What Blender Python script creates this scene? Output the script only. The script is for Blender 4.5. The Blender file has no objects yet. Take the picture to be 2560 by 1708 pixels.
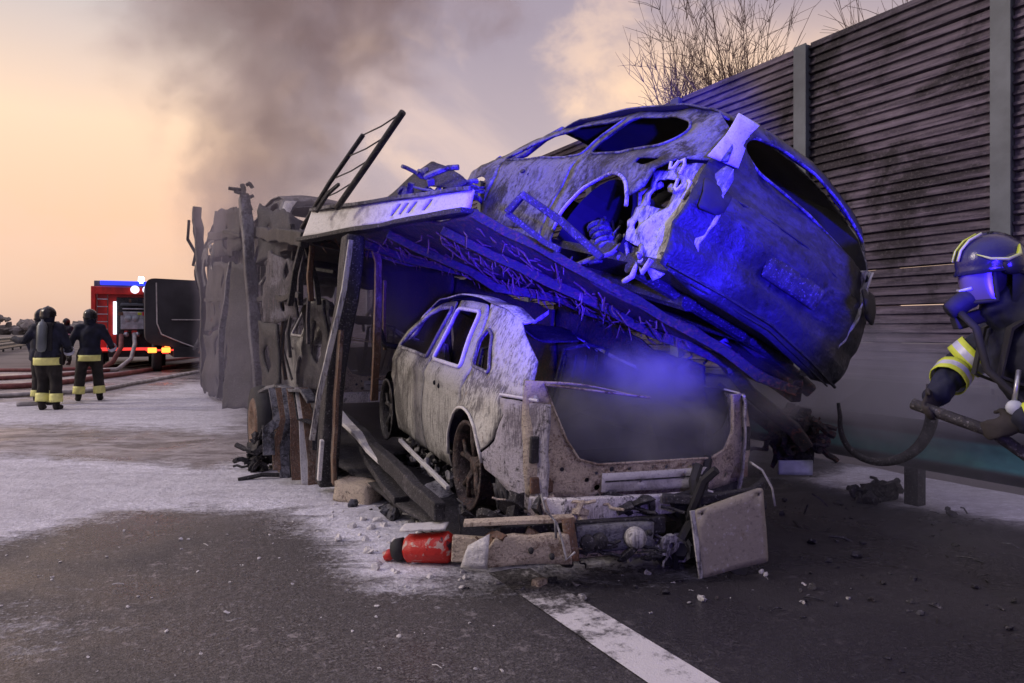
import bpy, bmesh, math, random
from math import sin, cos, pi, radians
from mathutils import Vector, Matrix, noise, Euler
from mathutils.geometry import delaunay_2d_cdt
R0 = random.Random(7)
S = bpy.context.scene
COL = S.collection

# ------------------------------------------------------------------ camera, world, light
TH = radians(27.2)                      # the camera looks this far to the right of the road
RV = Vector((cos(TH), -sin(TH), 0)); FV = Vector((sin(TH), cos(TH), 0))
CH, FPX = 1.45, 740.0
camd = bpy.data.cameras.new('camera'); cam = bpy.data.objects.new('camera', camd); COL.objects.link(cam)
cam.location = (0, 0, CH); cam.rotation_euler = (radians(90), 0, -TH)
camd.sensor_width = 36; camd.lens = 36 * FPX / 1024; camd.shift_y = -13.5 / 1024
camd.clip_end = 6000; camd.clip_start = .05
S.camera = cam
S.view_settings.view_transform = 'Standard'; S.view_settings.look = 'None'
S.view_settings.exposure = 0.36; S.view_settings.gamma = 1
S.cycles.use_denoising = True
S.cycles.volume_bounces = 1; S.cycles.max_bounces = 6; S.cycles.diffuse_bounces = 3
S.cycles.transparent_max_bounces = 12
S.cycles.volume_step_rate = 2.0; S.cycles.volume_max_steps = 128
S.cycles.sample_clamp_indirect = 4

class N:
    "small helper to write node trees"
    def __init__(s, tree): s.t = tree; tree.nodes.clear()
    def new(s, typ, **kw):
        n = s.t.nodes.new(typ)
        for k, v in kw.items(): setattr(n, k, v)
        return n
    def link(s, a, b): s.t.links.new(a, b)
    def put(s, sock, v):
        if isinstance(v, bpy.types.NodeSocket): s.link(v, sock)
        elif v is not None:
            if sock.type == 'RGBA' and not isinstance(v, (int, float)) and len(v) == 3: v = (*v, 1)
            sock.default_value = v
    def m(s, op, a, b=None, c=None, clamp=False):
        n = s.new('ShaderNodeMath', operation=op); n.use_clamp = clamp
        s.put(n.inputs[0], a); s.put(n.inputs[1], b)
        if c is not None: s.put(n.inputs[2], c)
        return n.outputs[0]
    def vm(s, op, a, b=None):
        n = s.new('ShaderNodeVectorMath', operation=op); s.put(n.inputs[0], a)
        if b is not None: s.put(n.inputs[1], b)
        return n.outputs['Value'] if op in ('DOT_PRODUCT', 'LENGTH', 'DISTANCE') else n.outputs[0]
    def noise(s, vec, scale, detail=4, rough=.55, dist=0.0):
        n = s.new('ShaderNodeTexNoise'); s.put(n.inputs['Vector'], vec)
        n.inputs['Scale'].default_value = scale; n.inputs['Detail'].default_value = detail
        n.inputs['Roughness'].default_value = rough; n.inputs['Distortion'].default_value = dist
        return n.outputs['Fac']
    def vor(s, vec, scale, feature='F1', out='Distance'):
        n = s.new('ShaderNodeTexVoronoi', feature=feature); s.put(n.inputs['Vector'], vec)
        n.inputs['Scale'].default_value = scale
        return n.outputs[out]
    def stp(s, v, a, b, lo=0.0, hi=1.0):
        n = s.new('ShaderNodeMapRange', interpolation_type='SMOOTHSTEP'); s.put(n.inputs[0], v)
        for i, x in zip((1, 2, 3, 4), (a, b, lo, hi)): s.put(n.inputs[i], x)
        return n.outputs[0]
    def mix(s, f, a, b, mode='MIX'):
        n = s.new('ShaderNodeMix', data_type='RGBA', blend_type=mode)
        s.put(n.inputs[0], f); s.put(n.inputs[6], a); s.put(n.inputs[7], b)
        return n.outputs[2]
    def scale3(s, vec, v):
        n = s.new('ShaderNodeMapping'); s.put(n.inputs[0], vec); n.inputs['Scale'].default_value = v
        return n.outputs[0]
    def sep(s, vec):
        n = s.new('ShaderNodeSeparateXYZ'); s.put(n.inputs[0], vec); return n.outputs
    def comb(s, x, y, z):
        n = s.new('ShaderNodeCombineXYZ'); s.put(n.inputs[0], x); s.put(n.inputs[1], y); s.put(n.inputs[2], z)
        return n.outputs[0]

# world: dusk sky, peach near the horizon, with a bank of thin smoke drifting over the right half
SUN_EL, SUN_ROT = radians(9), radians(-38)
wd = bpy.data.worlds.new('World'); S.world = wd; wd.use_nodes = True
n = N(wd.node_tree)
sky = n.new('ShaderNodeTexSky', sky_type='NISHITA'); sky.sun_disc = False
sky.sun_elevation = SUN_EL; sky.sun_rotation = SUN_ROT
tc = n.new('ShaderNodeTexCoord').outputs['Generated']
x, y, z = n.sep(tc)
zz = n.m('MAXIMUM', z, 0.0)
rp = n.new('ShaderNodeValToRGB'); n.link(zz, rp.inputs[0])
els = [(0.0, (.50, .34, .31)), (.05, (.62, .37, .26)), (.13, (.78, .45, .25)), (.24, (.84, .58, .36)), (.36, (.52, .45, .41)), (1, (.66, .63, .98))]
r = rp.color_ramp
while len(r.elements) < len(els): r.elements.new(.5)
for e, (p, c) in zip(r.elements, els): e.position = p; e.color = (*c, 1)
grad = rp.outputs[0]
# azimuth measure: right component in the camera's heading (a direction in the world)
rt = n.m('ADD', n.m('MULTIPLY', x, RV.x), n.m('MULTIPLY', y, RV.y))
fw = n.m('ADD', n.m('MULTIPLY', x, FV.x), n.m('MULTIPLY', y, FV.y))
az = n.m('ARCTAN2', rt, fw)
vec = n.scale3(tc, (1, 1, 1.3))
n1 = n.noise(vec, 2.6, 6, .55, .6); n2 = n.noise(vec, 6.5, 5, .6, .4)
edge = n.m('ADD', az, n.m('ADD', n.m('MULTIPLY', n.m('SUBTRACT', n1, .5), .35), n.m('MULTIPLY', n.m('SUBTRACT', n2, .5), .22)))
bank = n.m('MULTIPLY', n.stp(edge, -.42, -.26), n.stp(zz, .04, .20))
bank = n.m('MULTIPLY', bank, n.stp(edge, .75, 1.5, 1, .3))
cold = n.stp(n.m('ADD', n1, n.m('MULTIPLY', n2, .35)), .52, .86)
smc = n.mix(n.stp(zz, .2, .42), (.38, .30, .33), (.29, .23, .28))
smc = n.mix(n.stp(n1, .42, .62), smc, (.56, .42, .38))
smc = n.mix(n.m('MULTIPLY', n.stp(n2, .48, .72), .42), smc, (1.0, .70, .44))
# warm opening low on the right where the glow comes through
glow = n.m('MULTIPLY', n.stp(n.m('ABSOLUTE', n.m('SUBTRACT', edge, .25)), .26, .05), n.stp(n.m('ABSOLUTE', n.m('SUBTRACT', zz, .24)), .17, .03))
smc = n.mix(n.m('MULTIPLY', glow, n.stp(n1, .3, .6, .6, 1)), smc, (1.05, .70, .38))
skyc = n.mix(n.m('MULTIPLY', bank, .92), grad, smc)
skyc = n.mix(n.m('MULTIPLY', n.stp(n2, .42, .7), .22), skyc, n.mix(.5, skyc, (.62, .48, .48)))
mixn = n.mix(1.0, n.mix(1.0, sky.outputs[0], (.025, .025, .025), 'MULTIPLY'), n.mix(1.0, skyc, (.95, .90, .86), 'MULTIPLY'), 'ADD')
# away from the sunset the sky is a dimmer violet
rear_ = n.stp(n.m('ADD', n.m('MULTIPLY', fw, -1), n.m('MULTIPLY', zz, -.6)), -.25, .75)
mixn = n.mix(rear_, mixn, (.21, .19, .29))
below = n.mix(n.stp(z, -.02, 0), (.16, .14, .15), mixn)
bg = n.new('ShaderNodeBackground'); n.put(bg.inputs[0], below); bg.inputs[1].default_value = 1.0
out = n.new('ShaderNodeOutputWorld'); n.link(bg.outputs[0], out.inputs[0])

sd = bpy.data.lights.new('sun', 'SUN'); sd.energy = .9; sd.angle = radians(14); sd.color = (1, .86, .74)
sun = bpy.data.objects.new('sun', sd); COL.objects.link(sun)
# the glow stands low at the left, ahead of the camera's left shoulder
sun_dir = (-RV * .95 + FV * -.15 + Vector((0, 0, .55))).normalized()
sun.rotation_euler = sun_dir.to_track_quat('Z', 'Y').to_euler()
sky.sun_elevation = math.asin(sun_dir.z); sky.sun_rotation = math.atan2(sun_dir.x, sun_dir.y)

# flashing blue beacons of the emergency vehicle parked behind the photographer; the last spot is added fill
def beacon(r_, d_, z_, tr, td, tz, power, ang, col=(.04, .02, 1), size=.12, blend=.8):
    l = bpy.data.lights.new('beacon_or_fill', 'SPOT'); l.energy = power; l.color = col
    l.spot_size = radians(ang); l.spot_blend = blend; l.shadow_soft_size = size
    o = bpy.data.objects.new('beacon_or_fill', l); COL.objects.link(o)
    p = RV * r_ + FV * d_ + Vector((0, 0, z_)); q = RV * tr + FV * td + Vector((0, 0, tz))
    o.location = p; o.rotation_euler = (p - q).to_track_quat('Z', 'Y').to_euler()
    return o
beacon(.9, -3.0, 1.25, 1.08, 5.3, 2.55, 17000, 23.0, (.02, .008, 1), .10, .4)
beacon(.5, -3.0, 1.25, -.25, 7.0, 2.2, 9000, 15, (.04, .012, 1), .10, .7)
beacon(1.2, -3.2, 2.6, 3.8, 5.2, -.3, 260, 60, (.16, .06, 1), .15, .9)  # wide violet spot added as ambient fill for the right side

# ------------------------------------------------------------------ helpers
def at(u, v, d): return RV * ((u - 512) / FPX * d) + FV * d + Vector((0, 0, CH - (v - 328) / FPX * d))
def onZ(u, v, z=0): return at(u, v, (CH - z) * FPX / (v - 328))
def onX(u, v, X): return at(u, v, FPX * X / (cos(TH) * (u - 132)))
def cf(r_, d_, z_=0): return RV * r_ + FV * d_ + Vector((0, 0, z_))

def setp(o, label=None, cat=None, group=None, kind=None):
    if label: o['label'] = label
    if cat: o['category'] = cat
    if group: o['group'] = group
    if kind: o['kind'] = kind
    return o
def empty(name, loc=(0, 0, 0), label=None, cat=None, group=None, mat=None):
    o = bpy.data.objects.new(name, None); COL.objects.link(o); o.empty_display_size = .2
    if mat is not None: o.matrix_world = mat
    else: o.location = loc
    return setp(o, label, cat, group)
def link(name, me, m, parent=None, smooth=True):
    o = bpy.data.objects.new(name, me); COL.objects.link(o)
    if m is not None:
        for q in (m if isinstance(m, (list, tuple)) else [m]): me.materials.append(q)
    if smooth and me.polygons: me.polygons.foreach_set('use_smooth', [True] * len(me.polygons))
    if parent is not None: o.parent = parent
    return o
class MB:
    def __init__(s): s.v = []; s.f = []; s.mi = []
    def add(s, vs, fs, mi=0):
        b = len(s.v); s.v += [tuple(p) for p in vs]; s.f += [tuple(i + b for i in f) for f in fs]; s.mi += [mi] * len(fs)
        return s
    def box(s, c, size, rot=None, mi=0, j=0.0):
        hx, hy, hz = [q / 2 for q in size]; c = Vector(c)
        vs = [Vector((sx * hx, sy * hy, sz * hz)) for sx in (-1, 1) for sy in (-1, 1) for sz in (-1, 1)]
        if j: vs = [p + Vector([R0.uniform(-j, j) for _ in range(3)]) for p in vs]
        if rot is not None: vs = [rot @ p for p in vs]
        return s.add([c + p for p in vs], [(0, 1, 3, 2), (4, 6, 7, 5), (0, 4, 5, 1), (2, 3, 7, 6), (0, 2, 6, 4), (1, 5, 7, 3)], mi)
    def tube(s, pts, rad, seg=8, mi=0, sq=None, caps=True, up=None):
        "tube or (sq=(w,h)) box beam along points"
        pts = [Vector(p) for p in pts]; k = len(pts)
        rad = rad if isinstance(rad, (list, tuple)) else [rad] * k
        rings = []; prev = None
        for i, p in enumerate(pts):
            t = (pts[min(i + 1, k - 1)] - pts[max(i - 1, 0)]).normalized()
            if prev is None:
                ref = Vector(up) if up else (Vector((0, 0, 1)) if abs(t.z) < .9 else Vector((1, 0, 0)))
                a = t.cross(ref).normalized()
            else: a = (prev - t * prev.dot(t)).normalized()
            prev = a; b = t.cross(a) * -1
            if sq: ring = [p + a * (sx * sq[0] / 2 * rad[i]) + b * (sz * sq[1] / 2 * rad[i]) for sx, sz in ((-1, -1), (1, -1), (1, 1), (-1, 1))]
            else: ring = [p + (a * cos(2 * pi * q / seg) + b * sin(2 * pi * q / seg)) * rad[i] for q in range(seg)]
            rings.append(ring)
        g = len(rings[0]); vs = [q for rr in rings for q in rr]; fs = []
        for i in range(k - 1):
            for q in range(g): fs.append((i * g + q, i * g + (q + 1) % g, (i + 1) * g + (q + 1) % g, (i + 1) * g + q))
        if caps: fs += [tuple(range(g))[::-1], tuple((k - 1) * g + q for q in range(g))]
        return s.add(vs, fs, mi)
    def lathe(s, prof, c, axis, seg=24, mi=0, ref=None):
        axis = Vector(axis).normalized(); a = axis.orthogonal().normalized(); b = axis.cross(a); c = Vector(c)
        g = len(prof); vs = []; fs = []
        for q in range(seg):
            t = 2 * pi * q / seg
            for (r_, h) in prof: vs.append(c + (a * cos(t) + b * sin(t)) * r_ + axis * h)
        for q in range(seg):
            for i in range(g - 1): fs.append((q * g + i, ((q + 1) % seg) * g + i, ((q + 1) % seg) * g + i + 1, q * g + i + 1))
        return s.add(vs, fs, mi)
    def ell(s, c, rad, seg=14, rings=9, rot=None, mi=0):
        c = Vector(c); vs = []; fs = []
        for i in range(rings + 1):
            ph = pi * i / rings
            for q in range(seg):
                t = 2 * pi * q / seg
                p = Vector((rad[0] * sin(ph) * cos(t), rad[1] * sin(ph) * sin(t), rad[2] * cos(ph)))
                if rot is not None: p = rot @ p
                vs.append(c + p)
        for i in range(rings):
            for q in range(seg): fs.append((i * seg + q, i * seg + (q + 1) % seg, (i + 1) * seg + (q + 1) % seg, (i + 1) * seg + q)[::-1])
        return s.add(vs, fs, mi)
    def mesh(s, name='m'):
        me = bpy.data.meshes.new(name); me.from_pydata(s.v, [], s.f)
        if any(s.mi): me.polygons.foreach_set('material_index', s.mi)
        me.update(); return me
    def build(s, name, m, parent=None, smooth=False, bevel=0.0):
        o = link(name, s.mesh(name), m, parent, smooth)
        if bevel:
            b = o.modifiers.new('b', 'BEVEL'); b.width = bevel; b.segments = 2; b.limit_method = 'ANGLE'
        return o
def ns(p, s, o=0.0): return noise.noise(Vector((p[0] * s + o, p[1] * s - o, p[2] * s + o * .7)))
def fr(p, s, oct=4): return noise.fractal(Vector(p) * s, .9, 2.1, oct)

def inside(p, poly):
    x, y = p; c = False; j = len(poly) - 1
    for i in range(len(poly)):
        xi, yi = poly[i]; xj, yj = poly[j]
        if (yi > y) != (yj > y) and x < (xj - xi) * (y - yi) / (yj - yi) + xi: c = not c
        j = i
    return c
def dens(poly, step):
    o = []
    for i in range(len(poly)):
        a = Vector(poly[i]); b = Vector(poly[(i + 1) % len(poly)]); k = max(1, int((b - a).length / step))
        o += [tuple(a.lerp(b, t / k)) for t in range(k)]
    return o
def rnd(poly, r_=.05, k=4):
    "round a polygon's corners"
    o = []; L = len(poly)
    for i in range(L):
        p = Vector(poly[i]); a = Vector(poly[i - 1]) - p; b = Vector(poly[(i + 1) % L]) - p
        q = min(r_, a.length * .45, b.length * .45); pa = p + a.normalized() * q; pb = p + b.normalized() * q
        for t in range(k + 1):
            t /= k; o.append(tuple(pa.lerp(p, t).lerp(p.lerp(pb, t), t)))
    return o
def circ(cx, cy, r_, k=12, a0=0, a1=2 * pi): return [(cx + r_ * cos(a0 + (a1 - a0) * i / k), cy + r_ * sin(a0 + (a1 - a0) * i / k)) for i in range(k)]
def ragged(poly, step, amp, seed=0):
    return [(p[0] + amp * ns((p[0], p[1], seed), 9), p[1] + amp * ns((p[0], p[1], seed + 5), 9)) for p in dens(poly, step)]
def sheet(name, outer, holes, fn, m, parent=None, step=.07, thick=.012, smooth=True, inner=None):
    outer = dens(outer, step); holes = [dens(h, step * .6) for h in holes]
    V = []; E = []
    for lp in [outer] + holes:
        b = len(V); V += [Vector(p) for p in lp]; E += [(b + i, b + (i + 1) % len(lp)) for i in range(len(lp))]
    x0 = min(p[0] for p in outer); x1 = max(p[0] for p in outer); y0 = min(p[1] for p in outer); y1 = max(p[1] for p in outer)
    lim = (step * .45) ** 2; bd = list(V)
    for i in range(int((x1 - x0) / step) + 1):
        for j in range(int((y1 - y0) / step) + 1):
            p = (x0 + (i + .5) * step, y0 + (j + .5) * step)
            if inside(p, outer) and not any(inside(p, h) for h in holes) and all((p[0] - q.x) ** 2 + (p[1] - q.y) ** 2 > lim for q in bd): V.append(Vector(p))
    vs, es, fs = delaunay_2d_cdt(V, E, [], 0, 1e-5)[:3]
    keep = []
    for f in fs:
        c = (sum(vs[i].x for i in f) / 3, sum(vs[i].y for i in f) / 3)
        if inside(c, outer) and not any(inside(c, h) for h in holes): keep.append(f)
    me = bpy.data.meshes.new(name); me.from_pydata([tuple(fn(p.x, p.y)) for p in vs], [], keep); me.update()
    if inner is not None:   # make the normals face away from the car's middle, inner faces painted near-black for the dark interior
        q = sum(f.area * f.normal.dot(f.center - Vector(inner)) for f in me.polygons)
        if q < 0: me.flip_normals()
        o = link(name, me, [m, M['ink']], parent, smooth)
        s = o.modifiers.new('s', 'SOLIDIFY'); s.thickness = thick; s.offset = -1; s.material_offset = 1; s.material_offset_rim = 0
        return o
    o = link(name, me, m, parent, smooth)
    if thick:
        s = o.modifiers.new('s', 'SOLIDIFY'); s.thickness = thick; s.offset = 0
    return o
def crumple_beam(name, pts, w, h, m, parent, amp=.02, sub=6, up=None):
    P = []
    for i in range(len(pts) - 1):
        a, b = Vector(pts[i]), Vector(pts[i + 1]); k = max(1, int((b - a).length / .22)); k = min(k, 14)
        for t in range(k): P.append(a.lerp(b, t / k))
    P.append(Vector(pts[-1])); k = len(P)
    P = [p + (noise.noise_vector(p * 2.3) * amp if 0 < i < k - 1 else Vector()) for i, p in enumerate(P)]
    return MB().tube(P, [1 + .18 * noise.noise(p * 5) for p in P], sq=(w, h), up=up).build(name, m, parent, False, min(w, h) * .15)

# ------------------------------------------------------------------ materials
def mat(name, fn, **kw):
    m = bpy.data.materials.new(name); m.use_nodes = True; n = N(m.node_tree)
    p = n.new('ShaderNodeBsdfPrincipled'); o = n.new('ShaderNodeOutputMaterial'); n.link(p.outputs[0], o.inputs[0])
    for k, v in kw.items(): p.inputs[k].default_value = v
    fn(n, p); return m
def bump(n, p, h, strength=.5, dist=.02):
    b = n.new('ShaderNodeBump'); b.inputs['Strength'].default_value = strength; b.inputs['Distance'].default_value = dist
    n.put(b.inputs['Height'], h); n.link(b.outputs[0], p.inputs['Normal'])
def flat(name, c, rough=.6, metal=0.0, var=.25, sc=6):
    def f(n, p):
        t = n.new('ShaderNodeTexCoord').outputs['Object']; q = n.noise(t, sc, 5)
        k = n.stp(q, .35, .7, 1 - var, 1 + var); n.link(n.mix(1, c, n.comb(k, k, k), 'MULTIPLY'), p.inputs['Base Color'])
        p.inputs['Roughness'].default_value = rough; p.inputs['Metallic'].default_value = metal
        bump(n, p, n.noise(t, sc * 6, 4), .25, .01)
    return mat(name, f)
def burnt(name, ash, mid, rust, soot, k_ash=.5, k_rust=.55, k_soot=.5, streak=(3, 3, .6), sc=3.0, rough=.62, metal=.15, bs=.6, fleck=1.0):
    "burnt bodywork: bare grey metal, pale ash, rust bloom, soot; vertical runs"
    def f(n, p):
        tcn = n.new('ShaderNodeTexCoord'); t = tcn.outputs['Object']
        oi = n.new('ShaderNodeObjectInfo').outputs['Random']; t = n.vm('ADD', t, n.comb(n.m('MULTIPLY', oi, 9), oi, 0))
        big = n.noise(t, sc * .5, 5, .6, .5); run = n.noise(n.scale3(t, streak), sc * 3, 6, .65, .3)
        fine = n.noise(t, sc * 9, 5, .7); sp = n.noise(t, sc * 22, 3, .7)
        c = n.mix(n.stp(n.m('ADD', n.m('MULTIPLY', big, .55), n.m('MULTIPLY', run, .45)), k_ash - .055, k_ash + .055), mid, ash)
        c = n.mix(n.m('MULTIPLY', n.stp(n.m('ADD', n.m('MULTIPLY', run, .6), n.m('MULTIPLY', fine, .4)), k_rust - .02, k_rust + .1), .8), c, rust)
        c = n.mix(n.stp(n.m('ADD', n.m('MULTIPLY', n.noise(t, sc * .9, 6, .7, 1.2), .6), n.m('MULTIPLY', fine, .4)), k_soot, k_soot + .13), c, soot)
        c = n.mix(n.m('MULTIPLY', n.stp(sp, .56, .68), .6), c, n.mix(.7, c, soot))
        if fleck: c = n.mix(n.m('MULTIPLY', n.stp(sp, .42, .34), .5 * fleck), c, n.mix(.5, c, (.6, .57, .57)))
        n.link(c, p.inputs['Base Color'])
        p.inputs['Roughness'].default_value = rough; p.inputs['Metallic'].default_value = metal
        bump(n, p, n.m('ADD', n.m('MULTIPLY', run, .5), n.m('MULTIPLY', fine, .8)), bs, .03)
    return mat(name, f)
M = {}
M['ash'] = burnt('ash_metal', (.52, .51, .48), (.13, .12, .125), (.14, .09, .055), (.02, .018, .02), .49, .56, .56, (5, 5, .5))
M['side'] = burnt('side_metal', (.48, .47, .44), (.12, .115, .11), (.16, .12, .08), (.018, .016, .017), .49, .57, .58, (7, 7, .3), 3, .6, .25, .9)
M['grey'] = burnt('grey_metal', (.20, .20, .22), (.07, .07, .085), (.10, .07, .055), (.012, .011, .014), .49, .58, .47, (2, 2, 1), 3.0, .5, .25, .9, .4)
M['dark'] = burnt('soot_metal', (.08, .075, .08), (.028, .026, .029), (.09, .045, .025), (.012, .011, .012), .58, .58, .48)
M['hatch'] = burnt('hatch_metal', (.05, .05, .06), (.022, .022, .026), (.05, .03, .03), (.005, .005, .007), .6, .64, .52, (1, 1, 3), 2, .45, .2, .5, 0)
M['rust'] = burnt('rust_metal', (.27, .22, .17), (.12, .07, .045), (.20, .09, .045), (.03, .02, .018), .56, .5, .55, (8, 8, .4))
M['burntwheel'] = burnt('wheel_metal', (.12, .085, .07), (.045, .03, .028), (.14, .06, .04), (.012, .01, .01), .56, .56, .50, (3, 3, 3), 4)
M['bside'] = burnt('bumper_side', (.62, .58, .66), (.25, .22, .27), (.16, .11, .10), (.03, .025, .03), .46, .58, .50, (6, 6, .7), 6, .6, .1, 1.2, .6)
M['tan'] = burnt('tan_metal', (.78, .66, .52), (.30, .21, .15), (.17, .08, .045), (.02, .015, .012), .46, .55, .56, (2, 2, 2), 7, .6, .1, 1.2, .6)  # tan, white and flaky tones raised in place of front light
M['mid'] = burnt('mid_metal', (.22, .21, .25), (.06, .055, .065), (.12, .07, .05), (.01, .009, .011), .52, .54, .50, (7, 7, .4), 3.5, .6, .2, 1.2)
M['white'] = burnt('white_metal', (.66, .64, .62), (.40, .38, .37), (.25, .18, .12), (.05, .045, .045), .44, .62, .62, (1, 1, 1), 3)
M['flake'] = burnt('flaky_metal', (.92, .88, .84), (.50, .45, .42), (.20, .14, .10), (.03, .025, .03), .46, .6, .50, (6, 6, .8), 8)  # front-lit brightness put into the pale flakes
M['black'] = flat('black_char', (.018, .017, .02), .75)
M['flap'] = burnt('flap_plate', (.27, .24, .18), (.19, .165, .12), (.16, .12, .06), (.07, .055, .04), .45, .6, .68, (1, 1, .5), 1.6, .6, .05, .3)
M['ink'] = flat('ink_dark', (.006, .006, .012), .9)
M['post'] = flat('post_steel', (.13, .145, .17), .6, .1, .2, 2)
M['rail'] = flat('galvanised', (.17, .19, .2), .45, .5, .2, 3)
M['conc'] = flat('concrete_dark', (.05, .047, .05), .85, 0, .4, 2)
M['red'] = flat('fire_red', (.62, .03, .02), .35, 0, .25, 3)
M['bark'] = flat('bark', (.20, .14, .12), .9)  # lightened: smoke haze before the trees put into the bark colour
M['suit'] = flat('suit_navy', (.010, .012, .030), .8, 0, .5, 5)
M['trous'] = flat('trousers_dark', (.024, .02, .018), .85, 0, .5, 5)
M['helm'] = flat('helmet_black', (.018, .018, .02), .22, 0, .1)
M['steel'] = flat('steel_bright', (.5, .5, .52), .35, .8)
M['yel'] = flat('reflective_yellow', (.62, .72, .06), .5, 0, .12, 9)
M['sil'] = flat('reflective_silver', (.55, .56, .68), .4, .1, .12, 9)
M['yelw'] = flat('reflective_warm', (.92, .90, .30), .5, 0, .12, 9)
M['skin'] = flat('skin', (.42, .27, .22), .5)
M['hose'] = flat('hose_canvas', (.5, .47, .44), .8)
M['hosered'] = flat('hose_red', (.20, .07, .06), .8)
M['lorry'] = flat('lorry_dark', (.03, .028, .032), .6, 0, .5, .8)
M['plastic'] = flat('plastic_pale', (.45, .48, .5), .5)
def glass_f(n, p): p.inputs['Base Color'].default_value = (.13, .10, .11, 1); p.inputs['Roughness'].default_value = .2
M['visor'] = mat('visor', glass_f)
def emis(name, c, s):
    def f(n, p):
        p.inputs['Base Color'].default_value = (*c, 1); p.inputs['Emission Color'].default_value = (*c, 1); p.inputs['Emission Strength'].default_value = s
    return mat(name, f)
M['blueL'] = emis('beacon_blue', (.03, .05, 1), .9); M['whiteL'] = emis('work_light', (.75, .85, 1), 1.3)
M['amberL'] = emis('amber_lamp', (1, .22, .03), 3.0); M['redL'] = emis('tail_lamp', (1, .06, .05), .8); M['cyanL'] = emis('beacon_core', (.35, .75, 1), 7)
def redcan(n, p):
    t = n.new('ShaderNodeTexCoord').outputs['Object']; q = n.noise(t, 14, 5, .6, 1)
    c = n.mix(n.stp(q, .55, .62), (.50, .018, .01), (.5, .33, .28)); c = n.mix(n.stp(n.noise(t, 9, 4), .6, .66), c, (.03, .02, .03))
    n.link(c, p.inputs['Base Color']); p.inputs['Roughness'].default_value = .4; bump(n, p, q, .5, .02)
M['can'] = mat('red_can', redcan)
# ------------------------------------------------------------------ ground
def road_mat(n, p):
    g = n.new('ShaderNodeNewGeometry').outputs['Position']
    fo = n.new('ShaderNodeAttribute', attribute_name='foam').outputs['Fac']
    gr = n.new('ShaderNodeAttribute', attribute_name='grime').outputs['Fac']
    a1 = n.noise(g, 95, 3, .75); a2 = n.noise(g, 28, 5, .7); big = n.noise(g, .9, 6, .6, .5); mid = n.noise(g, 5, 6, .7, .6)
    agg = n.vor(g, 60)
    asp = n.mix(n.stp(a1, .38, .62), (.018, .017, .018), (.15, .135, .125))
    a3 = n.noise(g, 48, 4, .8, .5)
    asp = n.mix(n.m('MULTIPLY', n.stp(a2, .50, .66), .5), asp, (.22, .21, .21))
    asp = n.mix(n.m('MULTIPLY', n.stp(a3, .55, .66), .75), asp, (.31, .295, .295)); asp = n.mix(n.m('MULTIPLY', n.stp(a3, .46, .36), .8), asp, (.012, .011, .012))
    asp = n.mix(n.m('MULTIPLY', n.stp(n.vor(g, 34), .30, .06), .35), asp, (.012, .011, .012))
    asp = n.mix(n.m('MULTIPLY', n.stp(big, .35, .65), .45), asp, (.055, .048, .045))
    gx, gy = n.sep(g)[0], n.sep(g)[1]
    sr = n.m('ADD', n.m('MULTIPLY', gx, RV.x), n.m('MULTIPLY', gy, RV.y)); sf = n.m('ADD', n.m('MULTIPLY', gx, FV.x), n.m('MULTIPLY', gy, FV.y))
    stk = n.noise(n.comb(n.m('MULTIPLY', sr, .5), n.m('MULTIPLY', sf, 1.5), 0), 1.7, 7, .68, 1.2)
    film = n.mix(n.stp(n.m('ADD', n.m('MULTIPLY', mid, .4), n.m('MULTIPLY', stk, .6)), .38, .62), (.17, .14, .13), (.50, .46, .46))
    foamc = n.mix(n.stp(n.m('ADD', n.m('MULTIPLY', n.noise(g, 9, 6, .75), .5), n.m('MULTIPLY', stk, .5)), .38, .58), (.56, .54, .60), (.93, .92, .99))
    foamc = n.mix(n.m('MULTIPLY', n.stp(a1, .5, .7), .3), foamc, (.3, .29, .3))
    # breakup
    bk = n.m('ADD', n.m('ADD', n.m('MULTIPLY', mid, .30), n.m('MULTIPLY', a2, .30)), n.m('MULTIPLY', stk, .40))
    asp = n.mix(n.m('MULTIPLY', n.m('MULTIPLY', n.stp(n.noise(g, 13, 5, .75, .4), .54, .66), n.stp(n.noise(g, 1.6, 4, .6), .42, .62)), .6), asp, (.42, .38, .37))
    thr = n.m('ADD', fo, n.m('MULTIPLY', n.m('SUBTRACT', bk, .5), 2.4))
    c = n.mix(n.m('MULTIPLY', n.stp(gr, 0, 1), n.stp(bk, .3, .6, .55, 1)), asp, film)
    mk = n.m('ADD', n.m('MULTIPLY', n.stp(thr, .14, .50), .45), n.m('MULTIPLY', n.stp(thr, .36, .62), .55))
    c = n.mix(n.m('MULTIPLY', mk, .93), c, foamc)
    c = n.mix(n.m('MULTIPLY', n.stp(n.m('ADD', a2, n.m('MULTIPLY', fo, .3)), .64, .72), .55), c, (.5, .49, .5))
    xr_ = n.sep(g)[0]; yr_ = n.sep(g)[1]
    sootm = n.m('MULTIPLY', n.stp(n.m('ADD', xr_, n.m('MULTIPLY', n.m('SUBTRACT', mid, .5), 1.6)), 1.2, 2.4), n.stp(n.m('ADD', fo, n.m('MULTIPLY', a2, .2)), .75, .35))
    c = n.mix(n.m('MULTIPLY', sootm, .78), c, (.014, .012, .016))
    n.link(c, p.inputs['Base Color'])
    n.link(n.stp(n.m('ADD', big, n.m('MULTIPLY', mk, .3)), .35, .75, .20, .75), p.inputs['Roughness'])
    p.inputs['Specular IOR Level'].default_value = .45
    bump(n, p, n.m('ADD', n.m('ADD', n.m('MULTIPLY', a1, .35), n.m('MULTIPLY', a2, .5)), n.m('MULTIPLY', mk, n.m('MULTIPLY', n.noise(g, 12, 5, .7), 2.0))), .7, .03)
M['road'] = mat('road', road_mat)
def pts_px(l): return [(lambda q: (q.x, q.y))(onZ(u, v)) for u, v in l]
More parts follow.
